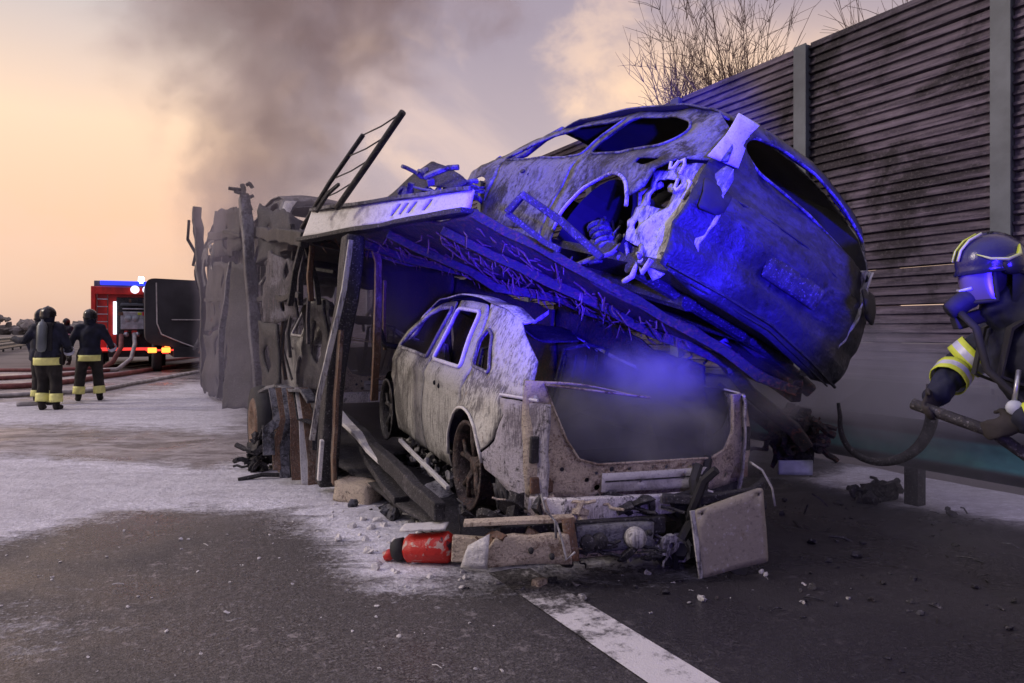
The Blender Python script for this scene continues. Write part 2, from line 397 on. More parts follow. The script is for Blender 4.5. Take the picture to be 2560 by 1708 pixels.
foam_zones = [  # outline on the ground, weight
    (pts_px([(-80, 398), (60, 404), (110, 396), (215, 380), (262, 398), (262, 420), (230, 436), (110, 428), (0, 424), (-80, 430)]), .75),
    (pts_px([(-120, 462), (0, 455), (90, 462), (200, 470), (262, 462), (330, 478), (400, 505), (440, 530), (455, 568), (440, 590), (395, 588), (352, 565), (345, 540), (300, 512), (220, 507), (120, 512), (40, 530), (-60, 560), (-160, 520)]), .95),
    (pts_px([(-100, 610), (40, 606), (80, 622), (60, 645), (-40, 655), (-120, 640)]), .36),
    (pts_px([(440, 560), (640, 556), (720, 552), (700, 572), (560, 580), (450, 592)]), .62),
    (pts_px([(860, 462), (1100, 500), (1200, 560), (900, 505), (800, 480)]), .85),
]
def pdist(p, poly):
    best = 1e9
    for i in range(len(poly)):
        a = poly[i]; b = poly[(i + 1) % len(poly)]; ax, ay = a; bx, by = b
        dx, dy = bx - ax, by - ay; t = max(0, min(1, ((p[0] - ax) * dx + (p[1] - ay) * dy) / (dx * dx + dy * dy + 1e-9)))
        best = min(best, (p[0] - ax - t * dx) ** 2 + (p[1] - ay - t * dy) ** 2)
    return math.sqrt(best)
def foam_at(x, y):
    f = 0; d = x * FV.x + y * FV.y
    for poly, w in foam_zones:
        s = pdist((x, y), poly); s = s if inside((x, y), poly) else -s
        soft = .12 + .05 * d
        f = max(f, w * max(0, min(1, .5 + .5 * s / soft)))
    return f
def grid(name, xs, ys, zf, m):
    me = bpy.data.meshes.new(name); V = [(x, y, zf(x, y)) for y in ys for x in xs]; k = len(xs)
    F = [(j * k + i, j * k + i + 1, (j + 1) * k + i + 1, (j + 1) * k + i) for j in range(len(ys) - 1) for i in range(k - 1)]
    me.from_pydata(V, [], F); me.update(); me.materials.append(m)
    return me
xs = [-16 + i * .12 for i in range(191)]; ys = [-1 + i * .12 for i in range(64)] + [6.68 + .25 * i for i in range(100)]
me = grid('road', xs, ys, lambda x, y: 0.0, M['road'])
fa = me.attributes.new('foam', 'FLOAT', 'POINT'); ga = me.attributes.new('grime', 'FLOAT', 'POINT')
fv = []; gv = []
for v in me.vertices:
    f = foam_at(v.co.x, v.co.y); fv.append(f)
    d = v.co.x * FV.x + v.co.y * FV.y
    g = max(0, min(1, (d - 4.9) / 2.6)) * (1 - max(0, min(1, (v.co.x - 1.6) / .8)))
    gv.append(g); v.co.z = .012 * f * (1 + noise.noise(v.co * 3))
fa.data.foreach_set('value', fv); ga.data.foreach_set('value', gv)
road = bpy.data.objects.new('road', me); COL.objects.link(road); setp(road, kind='structure')
def verge(n, p):
    g = n.new('ShaderNodeNewGeometry').outputs['Position']
    n.link(n.mix(n.stp(n.noise(g, .3, 6), .4, .6), (.10, .09, .08), (.16, .14, .13)), p.inputs['Base Color']); p.inputs['Roughness'].default_value = .9
M['ground'] = mat('ground_far', verge)
gd = MB().box((0, 0, -.32), (6000, 6000, .6)).build('ground', M['ground']); setp(gd, kind='structure')
def line_mat(n, p):
    g = n.new('ShaderNodeNewGeometry').outputs['Position']
    q = n.m('ADD', n.m('MULTIPLY', n.noise(g, 20, 6, .8), .45), n.m('MULTIPLY', n.noise(g, 4, 5, .6), .55))
    y = n.sep(g)[1]; fade = n.stp(y, 2.5, 3.9, 0, .16)
    c = n.mix(n.stp(n.m('SUBTRACT', n.m('SUBTRACT', q, fade), 0), .36, .50), n.mix(n.stp(n.noise(g, 60, 4, .8), .4, .6), (.014, .012, .013), (.12, .11, .105)), (.62, .60, .58))
    n.link(c, p.inputs['Base Color']); p.inputs['Roughness'].default_value = .7
    bump(n, p, n.noise(g, 90, 3, .7), .6, .01)
M['line'] = mat('road_paint', line_mat)
for X0, X1, Y0, Y1 in ((1.87, 2.13, .5, 3.95), (-5.95, -5.75, 8, 29), (-1.95, -1.75, 20, 24)):
    lm = MB().add([(X0, Y0, .006), (X1, Y0, .006), (X1, Y1, .006), (X0, Y1, .006)], [(0, 1, 2, 3)]).build('lane_marking', M['line'])
    setp(lm, kind='structure')

# ------------------------------------------------------------------ noise barrier and guard rail on the right
def panel_mat(n, p):
    oi = n.new('ShaderNodeObjectInfo').outputs['Random']; g = n.new('ShaderNodeNewGeometry').outputs['Position']
    t = n.vm('ADD', g, n.comb(0, n.m('MULTIPLY', oi, 4), 0))
    a = n.noise(n.scale3(t, (1, .5, 6)), 3, 6, .6, .4); b = n.noise(g, .8, 5, .6, .8); f = n.noise(t, 26, 4, .7)
    c = n.mix(n.stp(a, .35, .65), (.055, .042, .068), (.16, .13, .18))
    c = n.mix(n.stp(b, .50, .64), c, (.018, .013, .022)); c = n.mix(n.m('MULTIPLY', n.stp(b, .42, .30), .6), c, (.34, .28, .38))
    c = n.mix(n.m('MULTIPLY', n.stp(f, .5, .7), .35), c, (.2, .18, .2))
    k = n.m('ADD', .8, n.m('MULTIPLY', oi, .4)); c = n.mix(1, c, n.comb(k, k, k), 'MULTIPLY')
    n.link(c, p.inputs['Base Color']); p.inputs['Roughness'].default_value = .75; bump(n, p, f, .5, .01)
M['panel'] = mat('barrier_panel', panel_mat)
XB, HB, BAY = 8.0, 5.2, 2.55
nb = empty('noise_barrier', (XB, 4, 0), 'tall dark ribbed noise barrier with grey steel posts along the road', 'barrier')
# one panel module: 0.36 high with three ribs
def panel_mesh(h, L):
    k = 4; prof = []
    for i in range(k):
        z0 = h * i / k; s = h / k
        prof += [(0, z0 + .004), (-.035, z0 + .016), (-.035, z0 + s * .42), (0, z0 + s * .50), (0, z0 + s - .004)]
    vs = []; fs = []
    for yy in (0, L): vs += [(px, yy, pz) for px, pz in prof] + [(.09, yy, h - .004), (.09, yy, .004)]
    g = len(prof) + 2
    for i in range(g): fs.append((i, (i + 1) % g, g + (i + 1) % g, g + i))
    fs += [tuple(range(g))[::-1], tuple(range(g, 2 * g))]
    me = bpy.data.meshes.new('panel'); me.from_pydata(vs, [], fs); me.update(); me.materials.append(M['panel']); return me
PHT = (HB - .80) / 10; pm = panel_mesh(PHT - .003, BAY - .16)
postm = MB().box((0, 0, HB / 2), (.20, .14, HB)).box((-.11, 0, HB / 2), (.02, .20, HB)).mesh('post'); postm.materials.append(M['post'])
basem = MB().box((0, BAY / 2, .38), (.30, BAY - .02, .76)).box((-.10, BAY / 2, .80), (.30, BAY - .03, .06)).mesh('base_wall'); basem.materials.append(M['conc'])
Y2 = onX(806, 328, XB).y
for i in range(-2, 22):
    y0 = Y2 + i * BAY - 4
    o = bpy.data.objects.new('post', postm); COL.objects.link(o); o.parent = nb; o.location = (0, y0, 0)
    o = bpy.data.objects.new('base_wall', basem); COL.objects.link(o); o.parent = nb; o.location = (.0, y0, 0)
    for j in range(10):
        o = bpy.data.objects.new('panel', pm); COL.objects.link(o); o.parent = nb
        o.location = (R0.uniform(-.006, .006), y0 + .08, .835 + j * PHT)
# guard rail
def guard_rail(name, X, Y0, Y1, label, H=.72, sp=2.0, m=M['rail'], tint=None, flip=1):
    r_ = empty(name, (X, Y0, 0), label, 'guard rail')
    prof = [(0, -.2), (-.02, -.19), (-.07, -.14), (-.075, -.11), (-.02, -.03), (-.02, .03), (-.075, .11), (-.07, .14), (-.02, .19), (0, .2), (.008, .2), (.0, .14), (-.06, .1), (-.0, .0), (-.06, -.1), (.0, -.14), (.008, -.2)]
    vs = []; fs = []; g = len(prof); L = Y1 - Y0
    for yy in (0, L): vs += [(px * flip, yy, H - .2 + pz) for px, pz in prof]
    for i in range(g): fs.append((i, (i + 1) % g, g + (i + 1) % g, g + i))
    MB().add(vs, fs).build('beam', m, r_, True)
    y = .6
    pme = MB().box((.10 * flip, 0, H / 2 - .02), (.10, .12, H - .02)).box((.03 * flip, 0, H - .2), (.06, .1, .2)).mesh('post'); pme.materials.append(M['dark'])
    while y < L:
        o = bpy.data.objects.new('post', pme); COL.objects.link(o); o.parent = r_; o.location = (0, y, 0); y += sp
    return r_
def green_rail(n, p):
    g = n.new('ShaderNodeNewGeometry').outputs['Position']; z = n.sep(g)[2]
    q = n.noise(g, 7, 5, .6); band = n.m('MULTIPLY', n.stp(z, .40, .44), n.stp(z, .62, .58))  # green reflected light and dark rims put into the rail colour
    c = n.mix(n.stp(q, .35, .7), (.035, .20, .19), (.06, .30, .27)); c = n.mix(band, (.03, .028, .035), c)
    n.link(c, p.inputs['Base Color']); p.inputs['Roughness'].default_value = .5
M['grail'] = mat('green_sheen_rail', green_rail)
XG = 5.6
gp = onZ(910, 506); guard_rail('guard_rail', XG, gp.y - 4.6, gp.y + 36, 'dark guard rail with a green band in front of the noise barrier', .72, 2.0, M['grail'])
guard_rail('guard_rail', -8.0, 6, 120, 'long steel guard rail along the far left edge of the road', .80, 4.0, M['rail'], flip=-1)
guard_rail('guard_rail', -6.9, 14, 110, 'lower inner guard rail in front of the left edge rail', .55, 4.0, M['rail'], flip=-1)

# ------------------------------------------------------------------ burnt cars
def interp(tab, x):
    if x <= tab[0][0]: return tab[0][1]
    for (a, b), (c, d) in zip(tab, tab[1:]):
        if x <= c:
            t = (x - a) / (c - a); t = t * t * (3 - 2 * t) * .5 + t * .5; return b + (d - b) * t
    return tab[-1][1]
class Car:
    def __init__(s, name, label, mtx, oh=.95, rake=.12, seed=0, dent=.02, group=None, W=.88):
        s.root = empty(name, label=label, cat='car wreck', mat=mtx, group=group)
        s.oh, s.rake, s.seed, s.dent, s.W = oh, rake, seed, dent, W
        s.top = [(-oh, 1.22), (-.7, 1.36), (-.3, 1.45), (.3, 1.51), (1.0, 1.53), (1.6, 1.49), (2.1, 1.34), (2.75, 1.03), (3.4, .88), (3.7, .70)]
    def zt(s, x): return interp(s.top, x)
    crush = False; sag = False
    def dfm(s, x, y, z):
        if s.crush and z > .9:
            t = max(0, min(1, (.60 - y) / .75)); t = t * t * (3 - 2 * t); f = max(0, min(1, (1.6 - x) / 1.6)) * .55 + .45
            z = .9 + (z - .9) * (1 - .95 * t * f)
        if s.sag: z -= .10 * max(0, -y) * max(0, .3 - x)
        return (x, y, z)
    def y(s, x, z):
        h = s.W - .05 * ((z - .62) / .4) ** 2 if z < .95 else s.W - .045 - (z - .95) * .40 - (z - .95) ** 2 * .12
        if z < .95 and z > .86: h -= .0
        r_ = max(0, (-.45 - x)) / (s.oh - .45); h -= .16 * r_ ** 2.2
        f = max(0, (x - 2.7)); h -= .22 * f ** 2
        # shoulder crease and flared arches
        h += .018 * math.exp(-((z - .86) / .03) ** 2)
        for cx in (0, 2.6):
            q = math.hypot(x - cx, z - .33); h += .03 * math.exp(-((q - .40) / .06) ** 2)
        return h
    def side(s, sg=1, off=0.0):
        def fn(x, z):
            d = s.dent * ns((x, z, s.seed), 2.2) + s.dent * .5 * ns((x, z, s.seed + 3), 7)
            return s.dfm(x, sg * (s.y(x, z) + off + d), z)
        return fn
    def xr(s, y, z): return -s.oh + .10 * (abs(y) / .8) ** 2.5 + max(0, z - .7) * s.rake + .02 * sin(z * 9)
    def rear(s, off=0.0):
        def fn(y, z): return s.dfm(s.xr(y, z) - off + s.dent * ns((y, z, s.seed + 8), 2.5), y, z)
        return fn
    def roof(s):
        def fn(x, y):
            h = s.y(x, s.zt(x)) + 1e-3; q = min(1, abs(y) / h)
            return s.dfm(x, y, s.zt(x) + .05 * (1 - q ** 3) + s.dent * .8 * ns((x, y, s.seed + 4), 1.8))
        return fn
    def frame(s, poly, sg, m, parent, r_=.017, off=.012, name='window_frame'):
        f = s.side(sg, off); P = [Vector(f(a, b)) for a, b in dens(poly, .08)]; P.append(P[0]); P.append(P[1])
        MB().tube(P, r_, 6, caps=False).build(name, m, parent, True)
    def wheel(s, x, sg, m, parent=None, r_=.31, tyre=False, z=.33):
        c = Vector((x, sg * .80, z)); ax = Vector((0, sg, 0))
        w = empty('wheel', c); w.parent = parent or s.root
        MB().lathe([(r_ * .90, -.14), (r_, -.13), (r_ * .93, -.08), (r_ * .91, .03), (r_ * 1.0, .07), (r_ * 1.02, .08), (r_ * .95, .085), (r_ * .90, .05), (r_ * .84, -.05), (r_ * .86, -.14)], (0, 0, 0), ax, 30).build('rim', m, w, True)
        b = MB(); b.lathe([(0, .03), (.06, .03), (.075, .0), (.075, -.08), (0, -.08)], (0, 0, 0), ax, 14)
        for k in range(5):
            a = 2 * pi * k / 5 + .3
            for da in (-.13, .13):
                d0 = Vector((cos(a + da * .6), 0, sin(a + da * .6))); d1 = Vector((cos(a + da * 1.7), 0, sin(a + da * 1.7)))
                b.tube([d0 * .05 + ax * .01, d0 * .16 + ax * .03, d1 * r_ * .92 + ax * .015], [.02, .017, .02], 6)
        b.build('spokes', m, w, True)
        MB().lathe([(.0, -.09), (.15, -.09), (.16, -.11), (0, -.11)], (0, 0, 0), ax, 20).build('brake_disc', M['dark'], w, True)
        if tyre:
            MB().lathe([(r_ * .99, -.11), (r_ * 1.13, -.10), (r_ * 1.15, 0), (r_ * 1.1, .09), (r_ * 1.0, .09)], (0, 0, 0), ax, 26).build('tyre', M['black'], w, True)
        return w
def frame_mtx(anchor_local, anchor_world, f, l):
    "matrix with x=f, y=l (made orthogonal), sending anchor_local to anchor_world"
    f = f.normalized(); l = (l - f * l.dot(f)).normalized(); u = f.cross(l)
    m = Matrix((f, l, u)).transposed().to_4x4()
    m.translation = anchor_world - (m.to_3x3() @ Vector(anchor_local)); return m
def arch(cx, cz, r_, a0, a1, k=16): return [(cx + r_ * cos(radians(a0 + (a1 - a0) * i / k)), cz + r_ * sin(radians(a0 + (a1 - a0) * i / k))) for i in range(k + 1)]

# --- lower car
fl = cf(-sin(radians(21.4)), cos(radians(21.4)), .092)
def cam_mtx(f, l, t, sc=1.0):
    F_ = cf(*f).normalized(); L_ = cf(*l); L_ = (L_ - F_ * L_.dot(F_)).normalized()
    m = Matrix((F_, L_, F_.cross(L_))).transposed().to_4x4(); m.translation = cf(t[0], t[1], t[2] + CH); return m @ Matrix.Scale(sc, 4)
A = Car('burnt_car', 'burnt pale grey hatchback shell without tailgate on the lower rear deck', cam_mtx((-.373, .927, .049), (-.927, -.374, .013), (.485, 5.51, -1.30)), oh=.98, rake=.10, seed=1, dent=.018)
A.crush = True
A.top = [(-.98, .98), (-.78, 1.13), (-.42, 1.34), (0, 1.45), (.5, 1.515), (1.0, 1.53), (1.6, 1.49), (2.1, 1.34), (2.75, 1.03), (3.4, .88), (3.7, .70)]
ra = A.root
for sg in (1, -1):
    front = [(1.21, .20), (2.12, .20)] + arch(2.6, .33, .45, 197, 120, 8) + [(2.42, .93), (2.40, 1.02), (2.28, 1.17), (2.1, A.zt(2.1) - .09), (1.8, A.zt(1.8) - .06), (1.5, A.zt(1.5) - .05), (1.17, A.zt(1.2) - .05), (1.10, 1.15), (1.14, .98), (1.20, .85)]
    fwn = rnd([(1.24, .985), (2.30, 1.00), (2.02, A.zt(2.05) - .15), (1.75, A.zt(1.75) - .12), (1.45, A.zt(1.4) - .105), (1.19, A.zt(1.2) - .105)], .05)
    d = sheet('front_door', rnd(front, .03, 3), [fwn], A.side(sg), M['side'], ra, inner=(.8, 0, .6)); A.frame(fwn, sg, M['ash'], d)
    reard = arch(0, .33, .44, -16, 62, 8) + [(.22, .80), (.14, .95), (.13, 1.0), (.30, A.zt(.2) - .10), (.42, A.zt(.42) - .055), (.8, A.zt(.8) - .05), (1.08, A.zt(1.1) - .05), (1.05, 1.2), (1.12, .97), (1.185, .84), (1.185, .20)]
    rwn = rnd([(.33, .985), (1.06, .985), (1.00, A.zt(1) - .12), (.47, A.zt(.5) - .12)], .05)
    d = sheet('rear_door', rnd(reard, .03, 3), [rwn], A.side(sg), M['side'], ra, inner=(.8, 0, .6)); A.frame(rwn, sg, M['white'], d)
    h = MB()
    if sg == 1:
        for hx in (.72, .84): h.ell((hx, A.y(hx, .80) + .012, .80 + (hx - .72) * .1), (.013, .012, .02), 8, 6)
        h.build('handle_hole_shade', M['ink'], d, True)  # near-black lumps painting the dark of open holes
    qw = rnd([(-.22, 1.0), (.10, 1.02), (.20, 1.20), (.10, 1.29), (-.02, 1.24)], .04)
    quarter = arch(0, .33, .40, 90, 62, 4)[::-1][:0] + [(.20, .70), (.12, .94), (.12, 1.02), (.29, A.zt(.25) - .10), (.40, A.zt(.4) - .02), (.0, A.zt(0) - .0), (-.4, A.zt(-.4)), (-.6, A.zt(-.6)), (-.78, 1.13), (-.80, 1.06), (-.82, .97), (-.90, .905), (-.55, .90), (-.62, .78), (-.52, .62), (-.34, .50)] + arch(0, .33, .40, 170, 58, 12)[5:]
    qm = M['ash']
    if sg == -1: quarter = [(.20, .70), (.14, .90), (-.3, .94), (-.82, .93), (-.90, .905), (-.55, .90), (-.62, .78), (-.52, .62), (-.34, .50)] + arch(0, .33, .40, 170, 58, 12)[5:]; qw = circ(-.6, .85, .02, 6)
    d = sheet('rear_quarter', rnd(quarter, .02, 2), [qw], A.side(sg), qm if sg == 1 else M['dark'], ra, step=.06, inner=(.8, 0, .6)); A.frame(qw, sg, M['ash'] if sg == 1 else M['dark'], d, .012)
    MB().tube([A.side(sg, .012)(a, b) for a, b in ((-.90, .907), (-.75, .91), (-.56, .902))], .010, 6).build('edge_trim', M['white'], d)
    # arch lip
    MB().tube([A.side(sg, .006)(a, b) for a, b in arch(0, .33, .405, 165, 0, 18)], .011, 6).build('arch_lip', M['white'], d, True)
    bs = ragged([(-.97, .32), (-.98, .60), (-.97, .89), (-.57, .885), (-.64, .78), (-.54, .61), (-.36, .49), (-.42, .40), (-.58, .34), (-.74, .30), (-.88, .20), (-.95, .18)], .06, .018, 3)
    sheet('bumper_side', bs, [], A.side(sg, -.004), M['bside'], ra, step=.06)
# slim near-black seam strip behind the door gap
MB().tube([A.side(1, -.03)(a, b) for a, b in ((1.14, 1.5), (1.08, 1.15), (1.13, .97), (1.2, .84), (1.2, .2))], .02, 6, sq=(.05, .02)).build('door_seal', M['ink'], ra)
sheet('roof_rail', [(-.40, .56), (-.42, .65), (-.3, .645), (.6, .63), (1.5, .62), (1.95, .62), (1.95, .50), (.5, .46)], [], A.roof(), M['ash'], ra, step=.07, inner=(.8, 0, .6))
sheet('roof', ragged([(.55, .46), (1.2, .47), (1.95, .495), (1.95, -.62), (1.5, -.62), (1.0, -.5), (.85, .1)], .1, .03), [], A.roof(), M['dark'], ra, step=.08, inner=(.8, 0, .6))
MB().tube([(p, .61, A.zt(p) - .02) for p in (1.9, 2.2, 2.5)] + [(2.75, .70, 1.0)], .026, 8).build('windscreen_pillar', M['ash'], ra, True)
MB().tube([(p, -.61, A.zt(p) - .02) for p in (1.9, 2.2, 2.5)] + [(2.75, -.70, 1.0)], .026, 8).build('windscreen_pillar', M['ash'], ra, True)
# rear end: frame around the missing tailgate, with bolt holes and lamp recesses
op = dens([(-.66, 1.0), (-.67, .85), (-.64, .68), (-.56, .57), (-.44, .525), (.38, .525), (.50, .56), (.58, .68), (.655, .88), (.70, 1.0)], .5)
rout = [(-.80, 1.0), (-.83, .75), (-.83, .50), (-.80, .34), (-.5, .31), (.5, .30), (.80, .33), (.83, .5), (.83, .75), (.81, 1.02)] + op[::-1]
hl = [circ(a, b, c, 9) for a, b, c in ((-.30, .485, .014), (-.22, .49, .010), (-.10, .485, .014), (0.0, .49, .009), (.16, .485, .012), (.28, .49, .018), (.38, .47, .012), (.44, .43, .016), (.37, .38, .02), (-.42, .47, .016), (-.45, .37, .018), (-.60, .39, .018), (-.60, .5, .013), (.60, .50, .015), (.66, .42, .017), (-.74, .62, .022), (.74, .70, .012), (.70, .86, .012), (-.70, .8, .012), (.2, .39, .012))]
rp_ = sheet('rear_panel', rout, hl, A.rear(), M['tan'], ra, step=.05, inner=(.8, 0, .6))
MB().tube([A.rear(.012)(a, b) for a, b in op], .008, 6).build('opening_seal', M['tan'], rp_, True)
for yy in (-.72, .72):
    MB().box(Vector(A.rear(.006)(yy, .41)), (.02, .15, .10)).build('lamp_recess', M['rust'], rp_, bevel=.01)
    MB().box(Vector(A.rear(.01)(yy + (.05 if yy > 0 else -.05), .62)), (.03, .06, .16)).build('bracket', M['dark'], rp_, bevel=.01)
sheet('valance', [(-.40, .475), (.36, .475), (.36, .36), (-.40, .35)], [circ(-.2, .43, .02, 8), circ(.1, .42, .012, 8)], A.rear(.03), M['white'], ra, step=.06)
MB().tube([A.rear(.035)(a, .425) for a in (-.38, -.2, 0, .2, .34)], .007, 5).build('crease_line', M['dark'], ra)
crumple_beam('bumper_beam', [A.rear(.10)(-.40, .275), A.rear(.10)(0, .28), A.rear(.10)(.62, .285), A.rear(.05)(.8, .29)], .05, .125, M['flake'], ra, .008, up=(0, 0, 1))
# floor, seats, inner arches
MB().box((.8, 0, .30), (3.4, 1.5, .05)).box((-.55, 0, .42), (.7, 1.3, .04)).build('floor_pan', M['dark'], ra)
for yy in (-.36, .36):
    b = MB()
    for k in range(5): b.tube([(.9 + .02 * k, yy + .2 - .1 * k, .45), (.7, yy + .2 - .1 * k, .75), (.62, yy + .19 - .095 * k, 1.05)], .012, 5)
    b.tube([(.9, yy - .22, .45), (.62, yy - .2, 1.1), (.6, yy, 1.14), (.62, yy + .2, 1.1), (.9, yy + .22, .45)], .018, 6)
    b.build('seat_frame', M['dark'], ra)
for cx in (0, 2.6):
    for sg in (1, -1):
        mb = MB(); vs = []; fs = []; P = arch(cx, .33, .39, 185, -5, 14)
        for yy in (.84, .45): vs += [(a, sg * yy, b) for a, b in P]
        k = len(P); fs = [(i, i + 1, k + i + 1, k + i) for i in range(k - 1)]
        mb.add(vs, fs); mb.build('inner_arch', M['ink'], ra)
for cx in (0, 2.6):
    for sg in (1, -1): A.wheel(cx, sg, M['burntwheel'] if cx == 0 else M['dark'])
MB().tube([(-.3, .6, .28), (0, .5, .3), (.5, .2, .28)], .03, 6).tube([(-.5, .7, .30), (-.35, .66, .62), (-.2, .6, .8)], .035, 6).tube([(0, -.8, .33), (0, .7, .33)], .05, 8).build('axle', M['dark'], ra)
MB().tube([(2.45, .80, .98), (2.50, .93, 1.0), (2.47, .98, 1.08), (2.52, .97, 1.15)], [.03, .035, .05, .02], 6).build('wing_mirror', M['dark'], ra, True)
# molten drips hanging under the rear left corner
b = MB()
for k in range(7):
    x0 = -.55 + .42 * R0.random(); b.tube([(x0, .78, .5), (x0 - .02, .77, .3), (x0 - .03, .76, .10 + .1 * R0.random())], [.03, .045, .015], 5)
b.build('melted_trim', M['grey'], ra, True)

# --- upper car
uf = cf(-.67, .74, .05); ul = cf(-.61, -.62, .50) * 1.0
ul = (ul - uf.normalized() * ul.dot(uf.normalized()))
B = Car('burnt_car', 'burnt blue-lit car tipped over on the sagging upper deck, rear end hanging out', cam_mtx((-.367, .911, .19), (-.81, -.413, .416), (1.05, 5.62, -.01), 1.035), oh=1.10, rake=.50, seed=5, dent=.016, W=.86)
B.sag = True
B.top = [(-1.1, .95), (-.8, 1.22), (-.45, 1.40), (0, 1.49), (.8, 1.53), (1.6, 1.49), (2.1, 1.36), (2.75, 1.06), (3.4, .93), (3.7, .75)]
rb = B.root; B.dent = .026
for sg in (1, -1):
    w1 = rnd([(-.30, 1.04), (.62, .99), (.60, B.zt(.6) - .085), (.1, B.zt(.1) - .08), (-.30, 1.30), (-.42, 1.18)], .10, 5)
    w2 = rnd([(.74, .99), (2.38, .98), (2.0, B.zt(2) - .13), (1.55, B.zt(1.55) - .085), (.74, B.zt(.74) - .085)], .06, 5)
    hs = [w1, w2]
    outl = [(.42, .22), (2.18, .22)] + arch(2.6, .33, .43, 185, -5, 14) + [(3.3, .35), (3.45, .62), (3.35, .86), (2.9, .97), (2.6, 1.06), (2.3, B.zt(2.3) - .02), (1.9, B.zt(1.9) - .01), (1.2, B.zt(1.2)), (.5, B.zt(.5)), (-.1, B.zt(-.1)), (-.5, B.zt(-.5)), (-.76, 1.22), (-.90, 1.08), (-.96, .97), (-.62, .93), (-.50, .84), (-.47, .72)] + arch(0, .33, .47, 140, -8, 16)
    d = sheet('side_panel', outl, hs + [[(.675, .26), (.690, .26), (.690, .93), (.675, .93)], [(2.17, .5), (2.185, .5), (2.355, .93), (2.34, .93)], [(.80, .30), (2.1, .29), (2.1, .302), (.80, .312)]] + ([rnd([(-.46, .935), (-.36, .86), (-.22, .885), (-.20, .93)], .03)] if sg == 1 else []), B.side(sg), M['grey'], rb, step=.075, inner=(.8, 0, .6))
    for w in hs: B.frame(w, sg, M['grey'], d, .010, .004)
    MB().tube([B.side(sg, .004)(a, b) for a, b in arch(0, .33, .475, 150, 0, 18)], .014, 6).build('arch_lip', M['ash'], d, True)
    if sg == 1:
        MB().ell(B.side(1, .006)(1.62, .82), (.05, .012, .02), 8, 6).ell(B.side(1, .004)(1.50, .80), (.012, .01, .012), 8, 6).build('handle_remains', M['dark'], d, True)
    # inner structure laid bare behind the arch
    inn = ragged([(-.38, .55), (-.46, .84), (-.62, .92), (-1.0, .94), (-1.05, .60), (-1.02, .30), (-.80, .20), (-.62, .34), (-.48, .36)], .05, .035, 4)
    sheet('inner_panel', inn, [rnd([(-.50, .80), (-.72, .82), (-.70, .62), (-.50, .60)], .04), circ(-.50, .48, .03, 8)], lambda x, z, sg=sg: (x, sg * (B.y(x, z) - .07 + .05 * ns((x, z, 0), 12)), z), M['ash'], rb, step=.035)
    b = MB()
    for k in range(9):
        b = MB(); p = Vector((-.85 + .5 * R0.random(), sg * .76, .25 + .6 * R0.random())); P = [p]
        for q in range(4): p = p + Vector((R0.uniform(-.09, .09), sg * R0.uniform(-.05, .05), R0.uniform(-.10, .07))); P.append(p)
        b.tube(P, .012 + .012 * R0.random(), 6); b.build('torn_strip', M['ash'], rb, True)
sheet('roof', [(-.62, -.64), (-.62, .64), (.6, .62), (1.5, .61), (1.95, .61), (1.95, -.61), (1.5, -.61), (.6, -.62)], [], B.roof(), M['grey'], rb, step=.10, inner=(.8, 0, .6))
sheet('bonnet', [(2.75, -.76), (2.75, .76), (3.45, .66), (3.45, -.66)], [], lambda x, y: (x, y, B.zt(x) + .03 * (1 - (y / .8) ** 2) + .03 * ns((x, y, 2), 4)), M['grey'], rb, step=.1, inner=(.8, 0, .6))
for sg in (1, -1): MB().tube([(p, sg * .6, B.zt(p)) for p in (1.9, 2.2, 2.5)] + [(2.75, sg * .69, 1.03)], .03, 8).build('windscreen_pillar', M['grey'], rb, True)
# tailgate: rear face with its window burnt out
win = rnd([(-.72, 1.0), (-.66, 1.20), (-.3, 1.28), (.3, 1.28), (.54, 1.23), (.60, 1.13), (.45, 1.04), (0, 1.0)], .06, 5)
gate = [(-.78, .95), (-.84, .72), (-.86, .5), (-.82, .28), (-.55, .20), (.55, .20), (.80, .26), (.85, .5), (.83, .72), (.76, .95), (.68, 1.15), (.60, 1.30), (.3, 1.37), (-.3, 1.37), (-.64, 1.30), (-.71, 1.15)]
def gfn(y, z):
    q = B.rear()(y, z); e = .025 * math.exp(-((z - .78) / .035) ** 2) - .03 * math.exp(-((z - .50) / .05) ** 2) + .02 * math.exp(-((z - .36) / .02) ** 2) - .02 * math.exp(-((abs(y) - .52) / .03) ** 2) * (1 if z < .9 else 0)
    return (q[0] - e + .014 * ns((y, z, 4), 9) + .045 * ns((y, z, 2), 2.6), q[1], q[2])
gt = sheet('tailgate', gate, [win], gfn, M['hatch'], rb, step=.05, inner=(.8, 0, .6))
MB().tube([B.rear(.006)(a, b) for a, b in dens(win, .08)] + [B.rear(.006)(*win[0])], .010, 6).build('window_frame', M['grey'], gt, True)
for sy in (-1, 1):
    q_ = rnd([(sy * .60, .80), (sy * .79, .82), (sy * .80, .62), (sy * .66, .64)], .03); sheet('lamp_hole_shade', q_, [], lambda y, z: (B.rear(.034)(y, z)[0] + .015 * ns((y, z, 1), 14), y, z), M['black'], gt, step=.05)  # black sheets painting the dark inside empty lamp openings
sheet('plate_recess', rnd([(-.26, .62), (.26, .62), (.24, .48), (-.24, .48)], .02), [], lambda y, z: (B.rear(-.008)(y, z)[0], y, z), M['dark'], gt, step=.06)
MB().tube([B.rear(.03)(a, .79 + .004 * sin(a * 9)) for a in (-.62, -.3, 0, .3, .58)], .005, 5).build('crease', M['hatch'], gt)
MB().tube([B.rear(.03)(a, .27) for a in (-.8, -.4, 0, .4, .78)], .010, 5).tube([B.rear(.035)(a, .235) for a in (-.7, 0, .6)], .006, 5).build('lower_lip', M['hatch'], gt)
